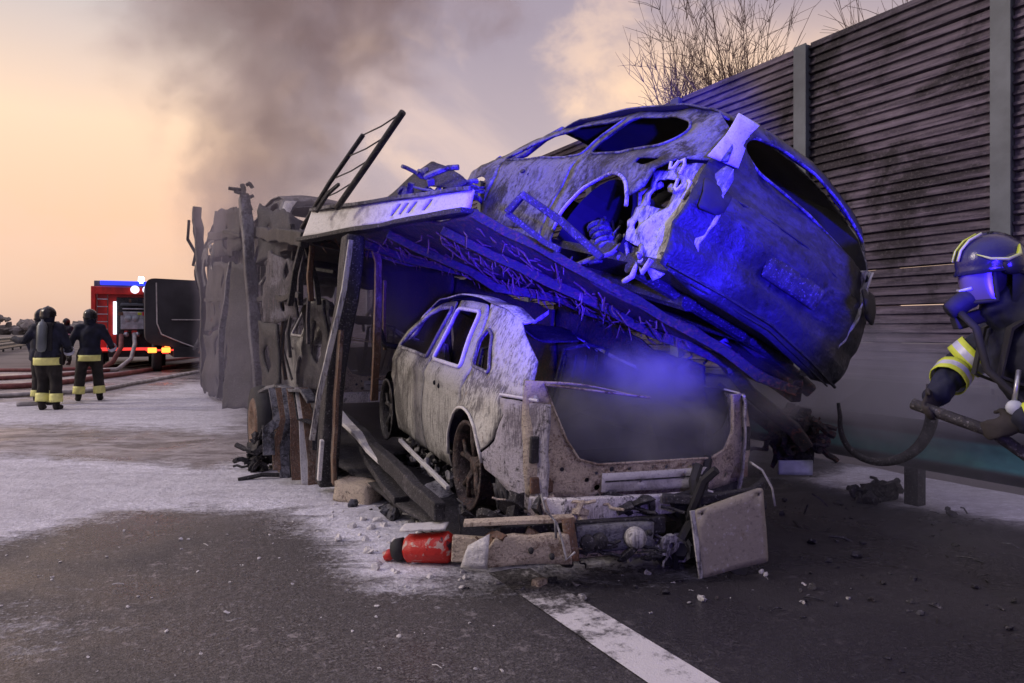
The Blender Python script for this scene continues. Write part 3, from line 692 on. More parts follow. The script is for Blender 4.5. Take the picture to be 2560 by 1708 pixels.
sheet('rear_pillar_skin', [(-.80, .95), (-.60, .98), (-.57, 1.22), (-.50, 1.33), (-.66, 1.32), (-.72, 1.14)], [], lambda y, z: (B.rear(.03)(y, z)[0], -y, z), M['white'], rb, step=.06)
for sg in (1, -1):
    b = MB()
    for k in range(6):
        a = R0.uniform(0, 6.28); c = Vector((-.88 + .05 * k, sg * (.70 + .02 * k), .62 + .06 * k))
        b.tube([c + Vector((.04 * cos(a + t), sg * .02, .07 * sin(a + t))) for t in (0, .9, 1.8, 2.7)], .012, 6)
    b.build('lamp_remains', M['white'], rb, True)
MB().box((1.1, 0, .27), (4.2, 1.5, .06)).box((-.4, 0, .33), (1.0, 1.45, .05)).build('floor_pan', M['dark'], rb)
MB().tube([(-.6, y_, .22) for y_ in (-.75, 0, .75)], .05, 8).tube([(.0, -.7, .3), (0, .7, .3)], .05, 8).tube([(-.7, .3, .2), (.9, .35, .2)], .06, 8).tube([(-.7, -.3, .2), (.9, -.35, .2)], .03, 8).build('underbody', M['dark'], rb)
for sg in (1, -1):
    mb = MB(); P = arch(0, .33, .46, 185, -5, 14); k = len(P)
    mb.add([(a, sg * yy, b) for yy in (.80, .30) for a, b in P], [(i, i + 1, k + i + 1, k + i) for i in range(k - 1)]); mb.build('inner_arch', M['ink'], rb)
    b = MB(); RR = random.Random(5 + sg)
    for k in range(16):
        p = Vector((RR.uniform(-.32, .32), sg * RR.uniform(.4, .72), RR.uniform(.10, .55))); P = [p]
        for q in range(5): p = p + Vector((RR.uniform(-.08, .08), sg * RR.uniform(-.04, .04), RR.uniform(-.08, .08))); P.append(p)
        b.tube(P, RR.uniform(.008, .022), 6)
    for k in range(5): b.lathe([(.06, 0), (.085, .01), (.085, .025), (.06, .035)], (-.1 + .07 * k, sg * .66, .32 + .035 * k), (.6, .2, .7), 14)
    b.build('suspension_remains', M['grey'], rb, True)
    if sg == -1: B.wheel(2.6, sg, M['dark'])
# engine remains sticking up at the front
def scrap(name, c, size, k, m, parent=None, seed=0, rr=(.01, .03), sl=.12):
    RR = random.Random(seed); b = MB(); c = Vector(c)
    for i in range(k):
        p = c + Vector([RR.uniform(-.5, .5) * q for q in size]); typ = RR.random()
        if typ < .55:
            P = [p]; dv = Vector([RR.gauss(0, 1) * q for q in size]).normalized() * sl
            for q in range(4): p = p + dv + Vector([RR.uniform(-.42, .42) * sl for _ in range(3)]); P.append(p)
            b.tube(P, RR.uniform(*rr), 6)
        elif typ < .8:
            b.box(p, [RR.uniform(.04, .16), RR.uniform(.04, .14), RR.uniform(.01, .06)], Euler([RR.uniform(0, 6) for _ in range(3)]).to_matrix(), j=.012)
        else:
            b.lathe([(.03, 0), (RR.uniform(.05, .09), .01), (.06, .04), (.02, .045)], p, [RR.gauss(0, 1) for _ in range(3)], 12)
    return b.build(name, m, parent)
def adopt(o, par):
    bpy.context.view_layer.update(); o.parent = par; o.matrix_parent_inverse = par.matrix_world.inverted(); return o
adopt(scrap('engine_remains', at(440, 186, 7.4), (.75, .5, .20), 34, M['grey'], None, 9, (.012, .03), .07), rb)
P_ = [at(u_, v_, d_) for u_, v_, d_ in ((372, 206, 7.8), (440, 200, 7.0), (468, 184, 7.0), (418, 166, 8.2))]
def hood(s_, t_):
    p = P_[0].lerp(P_[1], s_).lerp(P_[3].lerp(P_[2], s_), t_); p.z += .10 * sin(pi * s_) * t_ + .05 * ns(p, 3); return p
adopt(sheet('bent_bonnet', ragged([(0, 0), (.6, 0), (.62, .45), (1, .5), (1, 1), (.3, 1), (.1, .6)], .12, .03), [], hood, M['dark'], None, step=.08, thick=.02), rb)

def copy_tree(o, parent=None):
    c = o.copy(); COL.objects.link(c)
    if parent is not None: c.parent = parent
    for ch in list(o.children): copy_tree(ch, c)
    return c
for src, fdir, ldir, t, label in (
    (A, (-.457, .889, .02), (-.889, -.457, 0), (-1.95, 10.1, -1.10), 'second burnt car shell further forward on the lower deck, half hidden by smoke'),
    (A, (-.457, .889, .0), (-.889, -.457, 0), (-4.3, 14.7, -1.05), 'third burnt car shell deep in the smoke at the front of the lower deck'),
    (B, (-.457, .889, .04), (-.889, -.457, .05), (-3.1, 11.6, .50), 'burnt car with rounded roof on the middle of the upper deck in grey smoke'),
    (B, (-.457, .889, -.03), (-.889, -.457, -.05), (-5.5, 15.6, .75), 'burnt car at the front end of the upper deck, faint in smoke')):
    c = copy_tree(src.root); c.matrix_world = cam_mtx(fdir, ldir, t); setp(c, label)
for o in bpy.data.objects:
    if o.get('category') == 'car wreck': o['group'] = 'burnt cars on the car transporter'

# ------------------------------------------------------------------ car transporter
T = empty('car_transporter', cf(-.5, 6, 0), 'burnt out double deck car transporter trailer with a collapsed rear upper deck', 'car transporter')
bpy.context.view_layer.update()
TI = T.matrix_world.inverted()
def tp(o): o.parent = T; o.matrix_parent_inverse = TI; return o
def tbeam(name, pts, w, h, m, amp=.02, up=None):
    return tp(crumple_beam(name, pts, w, h, m, None, amp, 6, up))
def quad_fn(a, b, c, d, sag=0.0, amp=.02, seed=0):
    a, b, c, d = map(Vector, (a, b, c, d))       # (0,0) (1,0) (1,1) (0,1)
    L1, L2 = (b - a).length, (d - a).length
    def fn(s_, t_):
        u_, v_ = s_ / L1, t_ / L2
        p = a.lerp(b, u_).lerp(d.lerp(c, u_), v_)
        p = p + noise.noise_vector(p * 1.7 + Vector((seed, 0, 0))) * amp + noise.noise_vector(p * 6) * amp * .35
        p.z -= sag * sin(pi * u_) * sin(pi * v_); return p
    return fn, L1, L2
# white upper side beam with slots
a, b, c, d = at(303, 238, 7.4), at(470, 208, 5.3), at(474, 190, 5.3), at(313, 212, 7.4)
fn, L1, L2 = quad_fn(a, b, c, d, 0, .012)
sl = [[(x_, L2 * .30), (x_ + .045, L2 * .28), (x_ + .13, L2 * .80), (x_ + .085, L2 * .80)] for x_ in (L1 * .60, L1 * .645, L1 * .69, L1 * .77)]
tp(sheet('upper_side_beam', [(0, 0), (L1, 0), (L1, L2), (L1 * .5, L2 * .97), (0, L2)], sl, fn, M['white'], None, step=.08, thick=.02))
tbeam('beam_flange', [c + Vector((0, 0, .01)), c.lerp(d, .5) + Vector((0, 0, .015)), d + Vector((0, 0, .02))], .09, .03, M['grey'], .012)
tbeam('beam_flange', [b + Vector((0, 0, -.02)), a.lerp(b, .5) + Vector((0, 0, -.02)), a + Vector((0, 0, -.02))], .16, .04, M['dark'], .015)
# collapsed upper deck plate, seen from below, with cross members
LR, RR_, LF, RF = at(472, 214, 5.25), at(800, 392, 4.85), at(300, 236, 7.7), cf(1.3, 8.6, 1.95)
fn, L1, L2 = quad_fn(LR, RR_, RF, LF, .10, .05, 3)
M['under'] = burnt('underdeck', (.055, .05, .06), (.025, .022, .028), (.16, .05, .03), (.006, .005, .007), .55, .52, .52, (1, 6, 6), 2.5, .6, .1, 1.0, 0)
tp(sheet('upper_deck', [(0, 0), (L1, 0), (L1, L2), (0, L2)], [ragged([(L1 * .60, L2 * .28), (L1 * .72, L2 * .30), (L1 * .70, L2 * .5), (L1 * .58, L2 * .45)], .06, .03)], fn, M['under'], None, step=.09, thick=.02))
for k in range(4):
    v_ = .14 + .25 * k
    tbeam('cross_member', [fn(L1 * u_, L2 * v_) + Vector((0, 0, -.06)) for u_ in (0, .35, .7, 1)], .05, .07, M['under'], .07)
tbeam('deck_edge', [fn(0, 0), fn(L1 * .3, 0), fn(L1 * .6, 0), fn(L1, 0)], .05, .07, M['under'], .06)
tbeam('deck_edge', [fn(L1, 0), fn(L1, L2 * .5), fn(L1, L2)], .08, .16, M['under'], .03)
rf = MB(); RQ = random.Random(3)
for k in range(420):
    u_, v_ = RQ.uniform(.03, .75), RQ.uniform(.02, .95)
    p = fn(L1 * u_, L2 * v_) + Vector((0, 0, -.03)); dv = Vector((RQ.uniform(-.05, .35), RQ.uniform(-.12, .12), RQ.uniform(-.14, -.02))) * RQ.uniform(.3, 1)
    q = p + dv * .5 + Vector((0, 0, RQ.uniform(-.04, .02))); rf.tube([p, q, p + dv + Vector((RQ.uniform(-.05, .05), 0, -.03))], [.006, .008, .003], 4)
o = rf.build('hanging_fibres', M['rust']); setp(o, kind='stuff'); tp(o)
fu, l1u, l2u = quad_fn(LF + Vector((0, 0, -.02)), RF + Vector((0, 0, .02)), cf(-2.6, 16, 2.7), cf(-5.2, 15, 2.6), .05, .05, 7)
tp(sheet('upper_deck', [(0, 0), (l1u, 0), (l1u, l2u), (0, l2u)], [], fu, M['under'], None, step=.16, thick=.02))
# bracket frame standing at the deck edge
tbeam('bracket_bar', [at(507, 213, 4.9), at(524, 194, 4.85)], .045, .045, M['dark'], .004)
tbeam('bracket_bar', [at(522, 194, 4.85), at(560, 220, 4.75), at(602, 258, 4.65)], .055, .05, M['dark'], .008)
tbeam('bracket_bar', [at(507, 213, 4.9), at(545, 242, 4.8), at(560, 250, 4.75)], .03, .04, M['dark'], .004)
# handrail ladders
def ladder(p0, p1, q0, q1, k, r_=.028):
    l = empty('handrail', p0); tp(l); li = l.matrix_world
    l.matrix_world = Matrix.Translation(p0); inv = Matrix.Translation(-Vector(p0))
    P = lambda v: inv @ Vector(v)
    MB().tube([P(p0), P(p0).lerp(P(p1), .5) + Vector((.01, 0, .01)), P(p1)], r_, 8).build('rail', M['dark'], l, True)
    MB().tube([P(q0), P(q0).lerp(P(q1), .5) + Vector((-.01, 0, .015)), P(q1)], r_ * .8, 8).build('rail', M['dark'], l, True)
    for i in range(k):
        t = 1 - i * .23; a = P(p0).lerp(P(p1), t); b = P(q0).lerp(P(q1), min(1, t + .02))
        MB().tube([a, a.lerp(b, .5) + Vector((0, 0, -.015)), b], .007, 5).build('rung', M['dark'], l, True)
ladder(at(337, 208, 6.6), at(403, 112, 5.9), at(302, 228, 7.6), at(363, 135, 6.9), 4)
tbeam('brace', [at(316, 212, 7.0), at(328, 194, 6.9), at(339, 184, 6.8)], .03, .03, M['dark'], .01)
# rear left post: folded plate column
def post_px(name, pts, w, h, m, amp=.015, dd=None):
    return tbeam(name, [at(*p) for p in pts], w, h, m, amp)
post_px('rear_post', [(353, 236, 6.5), (347, 300, 6.45), (334, 370, 6.4), (326, 484, 6.55)], .20, .16, M['dark'])
post_px('post_flange', [(351, 240, 6.30), (344, 290, 6.25), (331, 345, 6.2), (319, 395, 6.2), (312, 440, 6.25)], .03, .045, M['ash'], .008)
post_px('post_flange', [(341, 330, 6.2), (336, 400, 6.2), (334, 484, 6.3)], .09, .03, M['rust'])
post_px('post_flange', [(322, 440, 6.15), (319, 480, 6.2)], .05, .03, M['white'])
post_px('inner_post', [(372, 238, 7.0), (379, 262, 7.0), (377, 330, 7.1), (374, 400, 7.3)], .05, .07, M['rust'])
post_px('inner_post', [(385, 280, 7.4), (385, 350, 7.5)], .03, .03, M['rust'], .02)
# remaining posts along the left side
post_px('side_post', [(244, 196, 10.9), (248, 240, 10.8), (254, 320, 10.8), (262, 414, 11.1)], .22, .16, M['grey'])
o = scrap('post_head', at(246, 196, 10.9), (.16, .13, .35), 16, M['dark'], None, 31, (.02, .04), .05); tp(o)
post_px('side_post', [(197, 209, 16.5), (199, 240, 16.3), (204, 300, 16.2), (205, 386, 16.8)], .22, .18, M['dark'], .05)
post_px('bent_rod', [(189, 220, 16.5), (188, 240, 16.5), (195, 254, 16.5), (193, 266, 16.5)], .06, .06, M['dark'], .04)
post_px('bent_rod', [(196, 208, 16.4), (194, 232, 16.4), (201, 260, 16.2)], .07, .06, M['dark'], .03)
post_px('side_post', [(232, 262, 12.6), (226, 300, 12.6), (222, 330, 12.7), (219, 398, 12.9)], .10, .1, M['grey'], .03)
post_px('side_post', [(303, 240, 7.6), (296, 270, 7.8), (290, 305, 8)], .06, .05, M['dark'], .02)
post_px('side_post', [(224, 232, 12.5), (240, 236, 11.4), (243, 205, 11)], .05, .05, M['dark'], .02)
# side plates and doors hanging on the left side in the smoke
def plate(name, px, m, amp=.03, step=.12, thick=.03, holes=()):
    a, b, c, d = [at(*p) for p in px]; f, l1, l2 = quad_fn(a, b, c, d, 0, amp)
    out = ragged([(0, 0), (l1, 0), (l1, l2), (0, l2)], .12, amp * .8, px[0][0])
    return tp(sheet(name, out, list(holes), f, m, None, step=step, thick=thick))
RP = random.Random(21)
def rh(px, k=3):
    "random ragged holes for a plate of this outline"
    a, b, c, d = [at(*p) for p in px]; l1, l2 = (b - a).length, (d - a).length; o_ = []
    for i in range(k):
        cx, cy = l1 * RP.uniform(.25, .75), l2 * (i + .5) / k + RP.uniform(-.05, .05); r_ = min(l1, l2 / k) * RP.uniform(.14, .28)
        o_.append([(cx + r_ * cos(t) * RP.uniform(.6, 1.1), cy + r_ * 1.3 * sin(t) * RP.uniform(.6, 1.1)) for t in [2 * pi * q / 9 for q in range(9)]])
    return o_
for px, mm, am, k in (
    ([(223, 408, 11.6), (256, 410, 11.2), (252, 264, 11.2), (232, 262, 11.6)], 'dark', .05, 0),
    ([(264, 392, 9.8), (282, 390, 9.2), (276, 325, 9.2), (260, 322, 9.8)], 'dark', .05, 1),
    ([(264, 325, 9.9), (300, 318, 9.0), (294, 262, 8.8), (266, 250, 9.8)], 'mid', .06, 2),
    ([(204, 392, 15.6), (222, 398, 13.6), (226, 330, 13.4), (206, 335, 15.2)], 'dark', .10, 2),
    ([(206, 330, 15.2), (230, 322, 12.9), (232, 262, 12.6), (210, 265, 15.0)], 'dark', .06, 2),
    ([(212, 262, 14.6), (243, 250, 12.0), (240, 206, 12.2), (216, 214, 14.6)], 'dark', .09, 1),
    ([(258, 262, 10.6), (298, 252, 9.6), (290, 216, 10.0), (262, 206, 10.8)], 'dark', .08, 1),
    ([(300, 392, 9.4), (330, 388, 8.6), (326, 300, 8.6), (304, 310, 9.4)], 'dark', .08, 1)):
    plate('side_plate', px, M[mm], am, holes=rh(px, k) if k else ())
for k in range(34):
    u0 = RP.uniform(206, 320); dd = 740 * 1.75 / (.889 * (u0 - 132)) ; v0 = 328 - RP.uniform(.0, 1.3) * 740 / dd; 
    P = [at(u0, v0, dd)]; dr = RP.choice(((0, 1), (0, 1), (.35, .8), (-.5, .5), (1, .1)))
    for q in range(3): P.append(at(u0 + dr[0] * 14 * (q + 1) + RP.uniform(-3, 3), v0 + dr[1] * 26 * (q + 1), dd * (1 - .02 * q * dr[0])))
    tbeam('frame_bar', P, RP.uniform(.03, .08), RP.uniform(.02, .06), M[RP.choice(('mid', 'rust', 'dark', 'grey', 'dark'))], .04)
tbeam('deck_beam', [at(210, 236, 15), at(256, 232, 11), at(305, 240, 7.6)], .10, .16, M['dark'], .04)
tbeam('deck_beam', [at(205, 300, 15.5), at(256, 300, 11), at(300, 296, 8.2)], .05, .07, M['dark'], .04)
tbeam('deck_beam', [cf(-4.2, 15, 2.6), cf(-2.0, 11, 2.5), cf(.7, 8.4, 2.0)], .10, .16, M['dark'], .03)
MB_ = []
# burnt mudguard strips round the rear axle
for k, (u0, u1, v1, m_) in enumerate(((281, 276, 470, 'rust'), (288, 284, 478, 'grey'), (294, 297, 480, 'rust'), (300, 304, 484, 'white'), (305, 312, 486, 'rust'), (276, 268, 455, 'grey'), (298, 315, 450, 'dark'))):
    post_px('mudguard_strip', [(u0 - 2, 388, 7.2), (u0 + 3, 420, 7.0), (u1, v1 - 25, 6.9), (u1 + 1, v1, 6.8)], .07 + .02 * (k % 3), .015, M[m_], .03)
post_px('mudguard_strip', [(262, 392, 7.8), (280, 386, 7.4), (305, 392, 7.0), (312, 402, 6.8)], .10, .03, M['grey'], .03)
for (u_, v_, dd) in ((290, 445, 7.5), (262, 425, 8.9)):
    w = empty('wheel', at(u_, v_, dd)); tp(w); w.rotation_euler = (0, 0, 0)
    MB().lathe([(.20, -.12), (.30, -.12), (.33, -.08), (.31, 0), (.33, .10), (.30, .12), (.22, .12), (.10, .02), (.0, .02)], (0, 0, 0), (-1, 0, 0), 26).build('rim', M['rust'], w, True)
    MB().lathe([(.33, -.10), (.45, -.11), (.48, 0), (.45, .11), (.33, .10)], (0, 0, 0), (-1, 0, 0), 26).build('tyre', M['black'], w, True)
# lower deck floor and side sills
fl1 = [onX(352, 540, 1.6)]
def XY(X, Y, Z): return Vector((X, Y, Z))
fn2, L1, L2 = quad_fn(XY(1.75, 4.0, .13), XY(3.75, 4.0, .13), XY(3.75, 17, .30), XY(1.65, 17, .30), 0, .02)
tp(sheet('lower_deck', [(0, 0), (L1, 0), (L1, L2), (0, L2)], [ragged([(.55, 1.0), (1.5, 1.0), (1.5, 3.2), (.55, 3.2)], .1, .05)], fn2, M['dark'], None, step=.16, thick=.03))
tbeam('sill_beam', [at(440, 512, 4.6), at(398, 470, 5.6), at(345, 420, 7.4), at(300, 395, 9)], .08, .12, M['dark'], .03)
tbeam('ramp_rail', [at(338, 412, 7.2), at(352, 430, 6.7), at(372, 449, 6.2), at(384, 462, 6.0)], .09, .035, M['white'], .02)
tbeam('ramp_rail', [at(400, 440, 6.4), at(415, 455, 6.0), at(448, 488, 5.3)], .03, .03, M['white'], .006)
tbeam('ramp_rail', [at(352, 425, 7.0), at(380, 470, 6.0), at(402, 500, 5.5)], .12, .05, M['dark'], .03)
# rear cross beam and bumper
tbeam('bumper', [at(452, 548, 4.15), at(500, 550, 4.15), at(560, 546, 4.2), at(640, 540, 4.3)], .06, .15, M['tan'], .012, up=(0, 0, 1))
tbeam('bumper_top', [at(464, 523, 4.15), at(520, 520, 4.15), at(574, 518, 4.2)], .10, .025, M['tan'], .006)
tbeam('bumper', [at(500, 536, 4.22), at(575, 530, 4.25), at(664, 524, 4.4)], .05, .10, M['dark'], .01, up=(0, 0, 1))
plate('end_bracket', [(566, 562, 4.1), (580, 560, 4.1), (574, 518, 4.15), (562, 520, 4.15)], M['rust'], .01, .06, .04)
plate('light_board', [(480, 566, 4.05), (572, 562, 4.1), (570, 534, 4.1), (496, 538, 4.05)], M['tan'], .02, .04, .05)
plate('light_board', [(574, 553, 4.2), (650, 545, 4.3), (652, 520, 4.3), (576, 526, 4.2)], M['grey'], .008, .05, .05)
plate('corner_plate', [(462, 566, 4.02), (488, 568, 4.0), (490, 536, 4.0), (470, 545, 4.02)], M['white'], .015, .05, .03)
b = MB().lathe([(0, .04), (.05, .035), (.062, .0), (.06, -.03)], at(636, 538, 4.2), -FV + RV * .3, 16)
o = b.build('melted_lamp', M['ash'], None, True); tp(o)
for u_, v_ in ((588, 543), (600, 541)):
    o = MB().lathe([(0, .03), (.035, .03), (.045, .02), (.045, -.02)], at(u_, v_, 4.17), -FV, 14).build('round_lamp', M['dark'], None, True); tp(o)
for u_, v_ in ((531, 551), (552, 557), (650, 533)):
    o = MB().lathe([(0, .012), (.014, .012), (.016, -.02)], at(u_, v_, 4.03 if u_ < 600 else 4.2), -FV, 10).build('bolt', M['black'], None, True); tp(o)
for k, (u_, v_, dd, sx, m_) in enumerate(((500, 512, 4.3, .5, 'dark'), (560, 508, 4.35, .5, 'tan'), (620, 508, 4.45, .5, 'dark'), (520, 545, 4.1, .5, 'rust'), (600, 552, 4.2, .5, 'dark'), (660, 545, 4.4, .35, 'ash'))):
    o = scrap('burnt_remains', (0, 0, 0), (sx, .08, .08), 13, M[m_], None, 50 + k, (.004, .012), .035); o.matrix_world = Matrix.Translation(at(u_, v_, dd)) @ Matrix.Rotation(-TH, 4, 'Z'); bpy.context.view_layer.update(); tp(o)
# hanging wires
for pts in ([(541, 494), (545, 510), (555, 521), (556, 538)], [(556, 522), (562, 540), (566, 560), (575, 552)], [(750, 462), (762, 470), (772, 488), (775, 506)]):
    P = [at(u_, v_, 4.0 if u_ < 700 else 4.5) for u_, v_ in pts]; tp(MB().tube(P, .007, 5).build('hanging_wire', M['ash'], None, True))
# black bracket block between bumper and mudflap
o = scrap('lamp_bracket', at(684, 530, 4.45), (.22, .12, .35), 12, M['black'], None, 4, (.02, .05)); tp(o)
tbeam('bracket_bar', [at(662, 498, 4.45), at(700, 500, 4.4), at(752, 490, 4.5), at(768, 480, 4.6)], .05, .05, M['dark'], .02)
# mudflap: pale square plate, a little dented
a, b, c, d = at(703, 577, 4.22), at(768, 562, 4.32), at(762, 488, 4.34), at(694, 510, 4.24)
fnm, L1, L2 = quad_fn(a, b, c, d, 0, .008)
mf = tp(sheet('mudflap', rnd([(0, 0), (L1, 0), (L1, L2), (0, L2)], .02, 3), [circ(L1 - .03, L2 - .03, .009, 8), circ(.04, L2 - .03, .009, 8)], fnm, M['flap'], None, step=.06, thick=.025))
tbeam('mudflap_edge', [fnm(0, 0) - FV * .012 - RV * .012, fnm(0, L2 * .5) - FV * .012 - RV * .014, fnm(0, L2) - RV * .012], .012, .03, M['ash'], .003)
# right side frame hanging below the upper deck
tbeam('side_frame', [at(716, 350, 5.6), at(748, 392, 5.5), at(795, 432, 5.4), at(806, 446, 5.4)], .16, .10, M['under'], .04)
tbeam('side_frame', [at(716, 386, 5.8), at(760, 420, 5.7), at(800, 450, 5.6)], .10, .08, M['under'], .04)
tbeam('side_frame', [at(700, 300, 5.6), at(760, 350, 5.4), at(812, 392, 5.3)], .12, .10, M['under'], .03)
tbeam('side_frame', [at(776, 452, 5.7), at(808, 458, 5.7), at(808, 430, 5.7), at(800, 410, 5.7)], .06, .12, M['dark'], .03)
o = scrap('frame_remains', at(797, 432, 5.6), (.34, .3, .28), 60, M['under'], None, 8, (.010, .03), .055); tp(o)
plate('number_panel', [(778, 474, 5.6), (812, 475, 5.6), (812, 460, 5.6), (778, 460, 5.6)], M['plastic'], .006, .06, .03)
# dark plates added on the right to darken the gap under the deck
for y0, y1, z1 in ((4.2, 6.4, 1.15), (6.35, 9.0, 1.6), (9.0, 12.6, 2.3)):
    f_, l1, l2 = quad_fn(XY(3.72, y0, .16), XY(3.72, y1, .2), XY(3.80, y1, z1 + .55), XY(3.74, y0, z1), 0, .08, y0)
    tp(sheet('side_plate', ragged([(0, 0), (l1, 0), (l1, l2), (0, l2)], .15, .05, y0), [], f_, M['under'], None, step=.15, thick=.03))

# ------------------------------------------------------------------ debris
def litter(name, pts, k, smin, smax, m, seed, kind='stuff', flatn=.35, label=None, rods=.25):
    RR = random.Random(seed); b = MB(); poly = pts
    x0 = min(p[0] for p in poly); x1 = max(p[0] for p in poly); y0 = min(p[1] for p in poly); y1 = max(p[1] for p in poly); n_ = 0
    while n_ < k:
        x_, y_ = RR.uniform(x0, x1), RR.uniform(y0, y1)
        if not inside((x_, y_), poly): continue
        n_ += 1; sz = smin + (smax - smin) * RR.random() ** 2.5
        if RR.random() < rods:
            dv = Vector((RR.gauss(0, 1), RR.gauss(0, 1), RR.gauss(0, .25))).normalized() * sz * 1.8; p = Vector((x_, y_, sz * .25))
            b.tube([p, p + dv * .5 + Vector((0, 0, RR.uniform(0, .3) * sz)), p + dv], sz * .09, 5)
        else:
            q = len(b.v); b.ell((x_, y_, sz * flatn * .5), (sz * .5 * RR.uniform(.5, 1), sz * .5 * RR.uniform(.5, 1), sz * flatn * .6), 7, 5, Euler((RR.uniform(-.4, .4), RR.uniform(-.4, .4), RR.uniform(0, 6))).to_matrix())
            for i in range(q, len(b.v)):
                v = Vector(b.v[i]); b.v[i] = tuple(v + noise.noise_vector(v * (2.2 / sz)) * sz * .28)
    o = b.build(name, m, None, False); setp(o, label or name.replace('_', ' '), 'debris', kind=kind); return o
zone = pts_px([(335, 470), (400, 455), (455, 500), (470, 545), (440, 548), (395, 522), (345, 505)])
litter('burnt_debris', zone, 130, .03, .22, M['grey'], 1, flatn=.6, label='pale crumbled burnt debris beside the trailer deck')
litter('burnt_debris', zone, 70, .03, .16, M['dark'], 2, flatn=.6, label='charred dark debris mixed in beside the trailer deck')
litter('foam_clumps', pts_px([(320, 500), (400, 505), (450, 545), (470, 590), (400, 595), (345, 560)]), 90, .015, .09, M['white'], 3, flatn=.4, rods=0, label='clumps of white foam on the road by the trailer corner')
litter('road_debris', pts_px([(450, 575), (760, 575), (980, 560), (1030, 620), (960, 690), (650, 600), (470, 610)]), 90, .01, .07, M['dark'], 4, label='small charred fragments scattered on the road behind the trailer')
litter('road_debris', pts_px([(430, 570), (760, 572), (860, 600), (700, 620), (470, 600)]), 40, .01, .06, M['ash'], 5, label='small pale fragments scattered on the road behind the trailer')
litter('road_debris', pts_px([(770, 500), (960, 510), (1024, 560), (860, 580), (780, 570)]), 60, .02, .10, M['dark'], 6, label='dark burnt scraps on the road under the hanging car')
litter('foam_flecks', pts_px([(-40, 520), (300, 520), (480, 590), (520, 690), (-40, 690)]), 160, .008, .035, M['white'], 7, flatn=.25, rods=.1, label='flecks of dried foam on the wet asphalt')
zone2 = pts_px([(250, 452), (282, 446), (286, 482), (240, 484)])
o = scrap('charred_scrap', onZ(266, 470) + Vector((0, 0, .16)), (.30, .28, .36), 90, M['dark'], None, 12, (.008, .028), .045); setp(o, 'upright clump of charred scrap on the foam left of the trailer wheels', 'scrap')
o = scrap('charred_scrap', onZ(875, 500) + Vector((0, 0, .06)), (.35, .3, .10), 40, M['dark'], None, 14, (.01, .03), .045); setp(o, 'low dark scrap heap at the foot of the guard rail post', 'scrap')
MB().tube([onZ(238, 482) + Vector((0, 0, .02)), onZ(262, 480) + Vector((0, 0, .05)), onZ(300, 478) + Vector((0, 0, .03))], .022, 6).build('fallen_bar', M['dark'])
setp(bpy.data.objects['fallen_bar'], 'thin dark metal bar lying on the foam by the trailer wheels', 'metal bar')
P = [onZ(247, 415) + Vector((0, 0, .5)), onZ(250, 430) + Vector((0, 0, .35)), onZ(262, 455) + Vector((0, 0, .3)), onZ(268, 462) + Vector((0, 0, .25))]
setp(MB().tube(P, .012, 5).build('loose_wire', M['dark']), 'loose dark wire hanging down to the charred scrap', 'wire')
# pale broken wedge of insulation by the trailer corner
def crumpled_block(name, c, size, rot, m, label, cat, seed, bev=.01, j=.02):
    c = Vector(c); RR = random.Random(seed); me = bpy.data.meshes.new(name); bm = bmesh.new(); bmesh.ops.create_cube(bm, size=1)
    bmesh.ops.subdivide_edges(bm, edges=bm.edges[:], cuts=5, use_grid_fill=True)
    for v in bm.verts:
        v.co = Vector([v.co[i] * size[i] for i in range(3)]); v.co += noise.noise_vector(v.co * 6 + Vector((seed, 0, 0))) * j
    bm.to_mesh(me); bm.free(); o = link(name, me, m, None, True); o.location = c; o.rotation_euler = rot; setp(o, label, cat)
    return o
crumpled_block('broken_block', onZ(358, 502) + Vector((0, 0, .09)), (.34, .20, .17), (.1, .12, -.9), M['tan'], 'pale broken block on the foam at the foot of the rear post', 'debris block', 3)
crumpled_block('broken_block', onZ(434, 515) + Vector((0, 0, .10)), (.30, .22, .16), (.3, -.2, .4), M['ash'], 'whitish crumbled block beside the rear wheel of the lower car', 'debris block', 8, j=.06)
crumpled_block('small_block', onZ(540, 586) + Vector((0, 0, .02)), (.07, .05, .04), (0, .1, .4), M['tan'], 'small tan fragment on the road behind the bumper', 'fragment', 5)
for zz_, m_, sd_ in ((.22, 'white', 71), (.20, 'ash', 72), (.18, 'dark', 73)):
    o = litter('deck_debris', pts_px([(395, 430), (425, 430), (470, 495), (472, 520), (440, 512), (400, 470)]), 110, .02, .13, M[m_], sd_, flatn=.7, label={'white': 'pale foam covered crumbs on the trailer deck beside the lower car', 'ash': 'grey ash lumps on the trailer deck beside the lower car', 'dark': 'charred black lumps on the trailer deck beside the lower car'}[m_]); o.location.z = zz_
# red canister
cn = empty('red_canister', onZ(428, 563) + Vector((0, 0, .10)), 'crushed red metal canister with black collar lying by the trailer corner', 'canister')
cn.rotation_euler = (0, 0, -TH + radians(-4))
b = MB().lathe([(0, -.14), (.085, -.14), (.10, -.12), (.10, .12), (.085, .15), (.03, .16)], (0, 0, 0), (1, 0, .02), 22)
b.v = [tuple(Vector(v) + noise.noise_vector(Vector(v) * 9) * .014 + Vector((0, 0, -.16 * max(0, -v[0]) * (1 if v[2] > 0 else 0)))) for v in b.v]
b.build('body', M['can'], cn, True)
MB().lathe([(.0, -.05), (.05, -.05), (.07, -.02), (.07, .03), (.0, .03)], (-.175, 0, -.02), (1, 0, .2), 16).build('collar', M['black'], cn, True)
MB().lathe([(.0, -.03), (.028, -.03), (.035, 0), (.03, .04), (.0, .04)], (-.245, 0, -.055), (1, 0, .35), 14).build('cap', M['can'], cn, True)
sheet('lid_strip', [(-.16, -.08), (.12, -.08), (.12, .08), (-.16, .08)], [], lambda x, y: (x, y, .125 + .05 * x + .004 * ns((x, y, 0), 20)), M['white'], cn, step=.04, thick=.012)

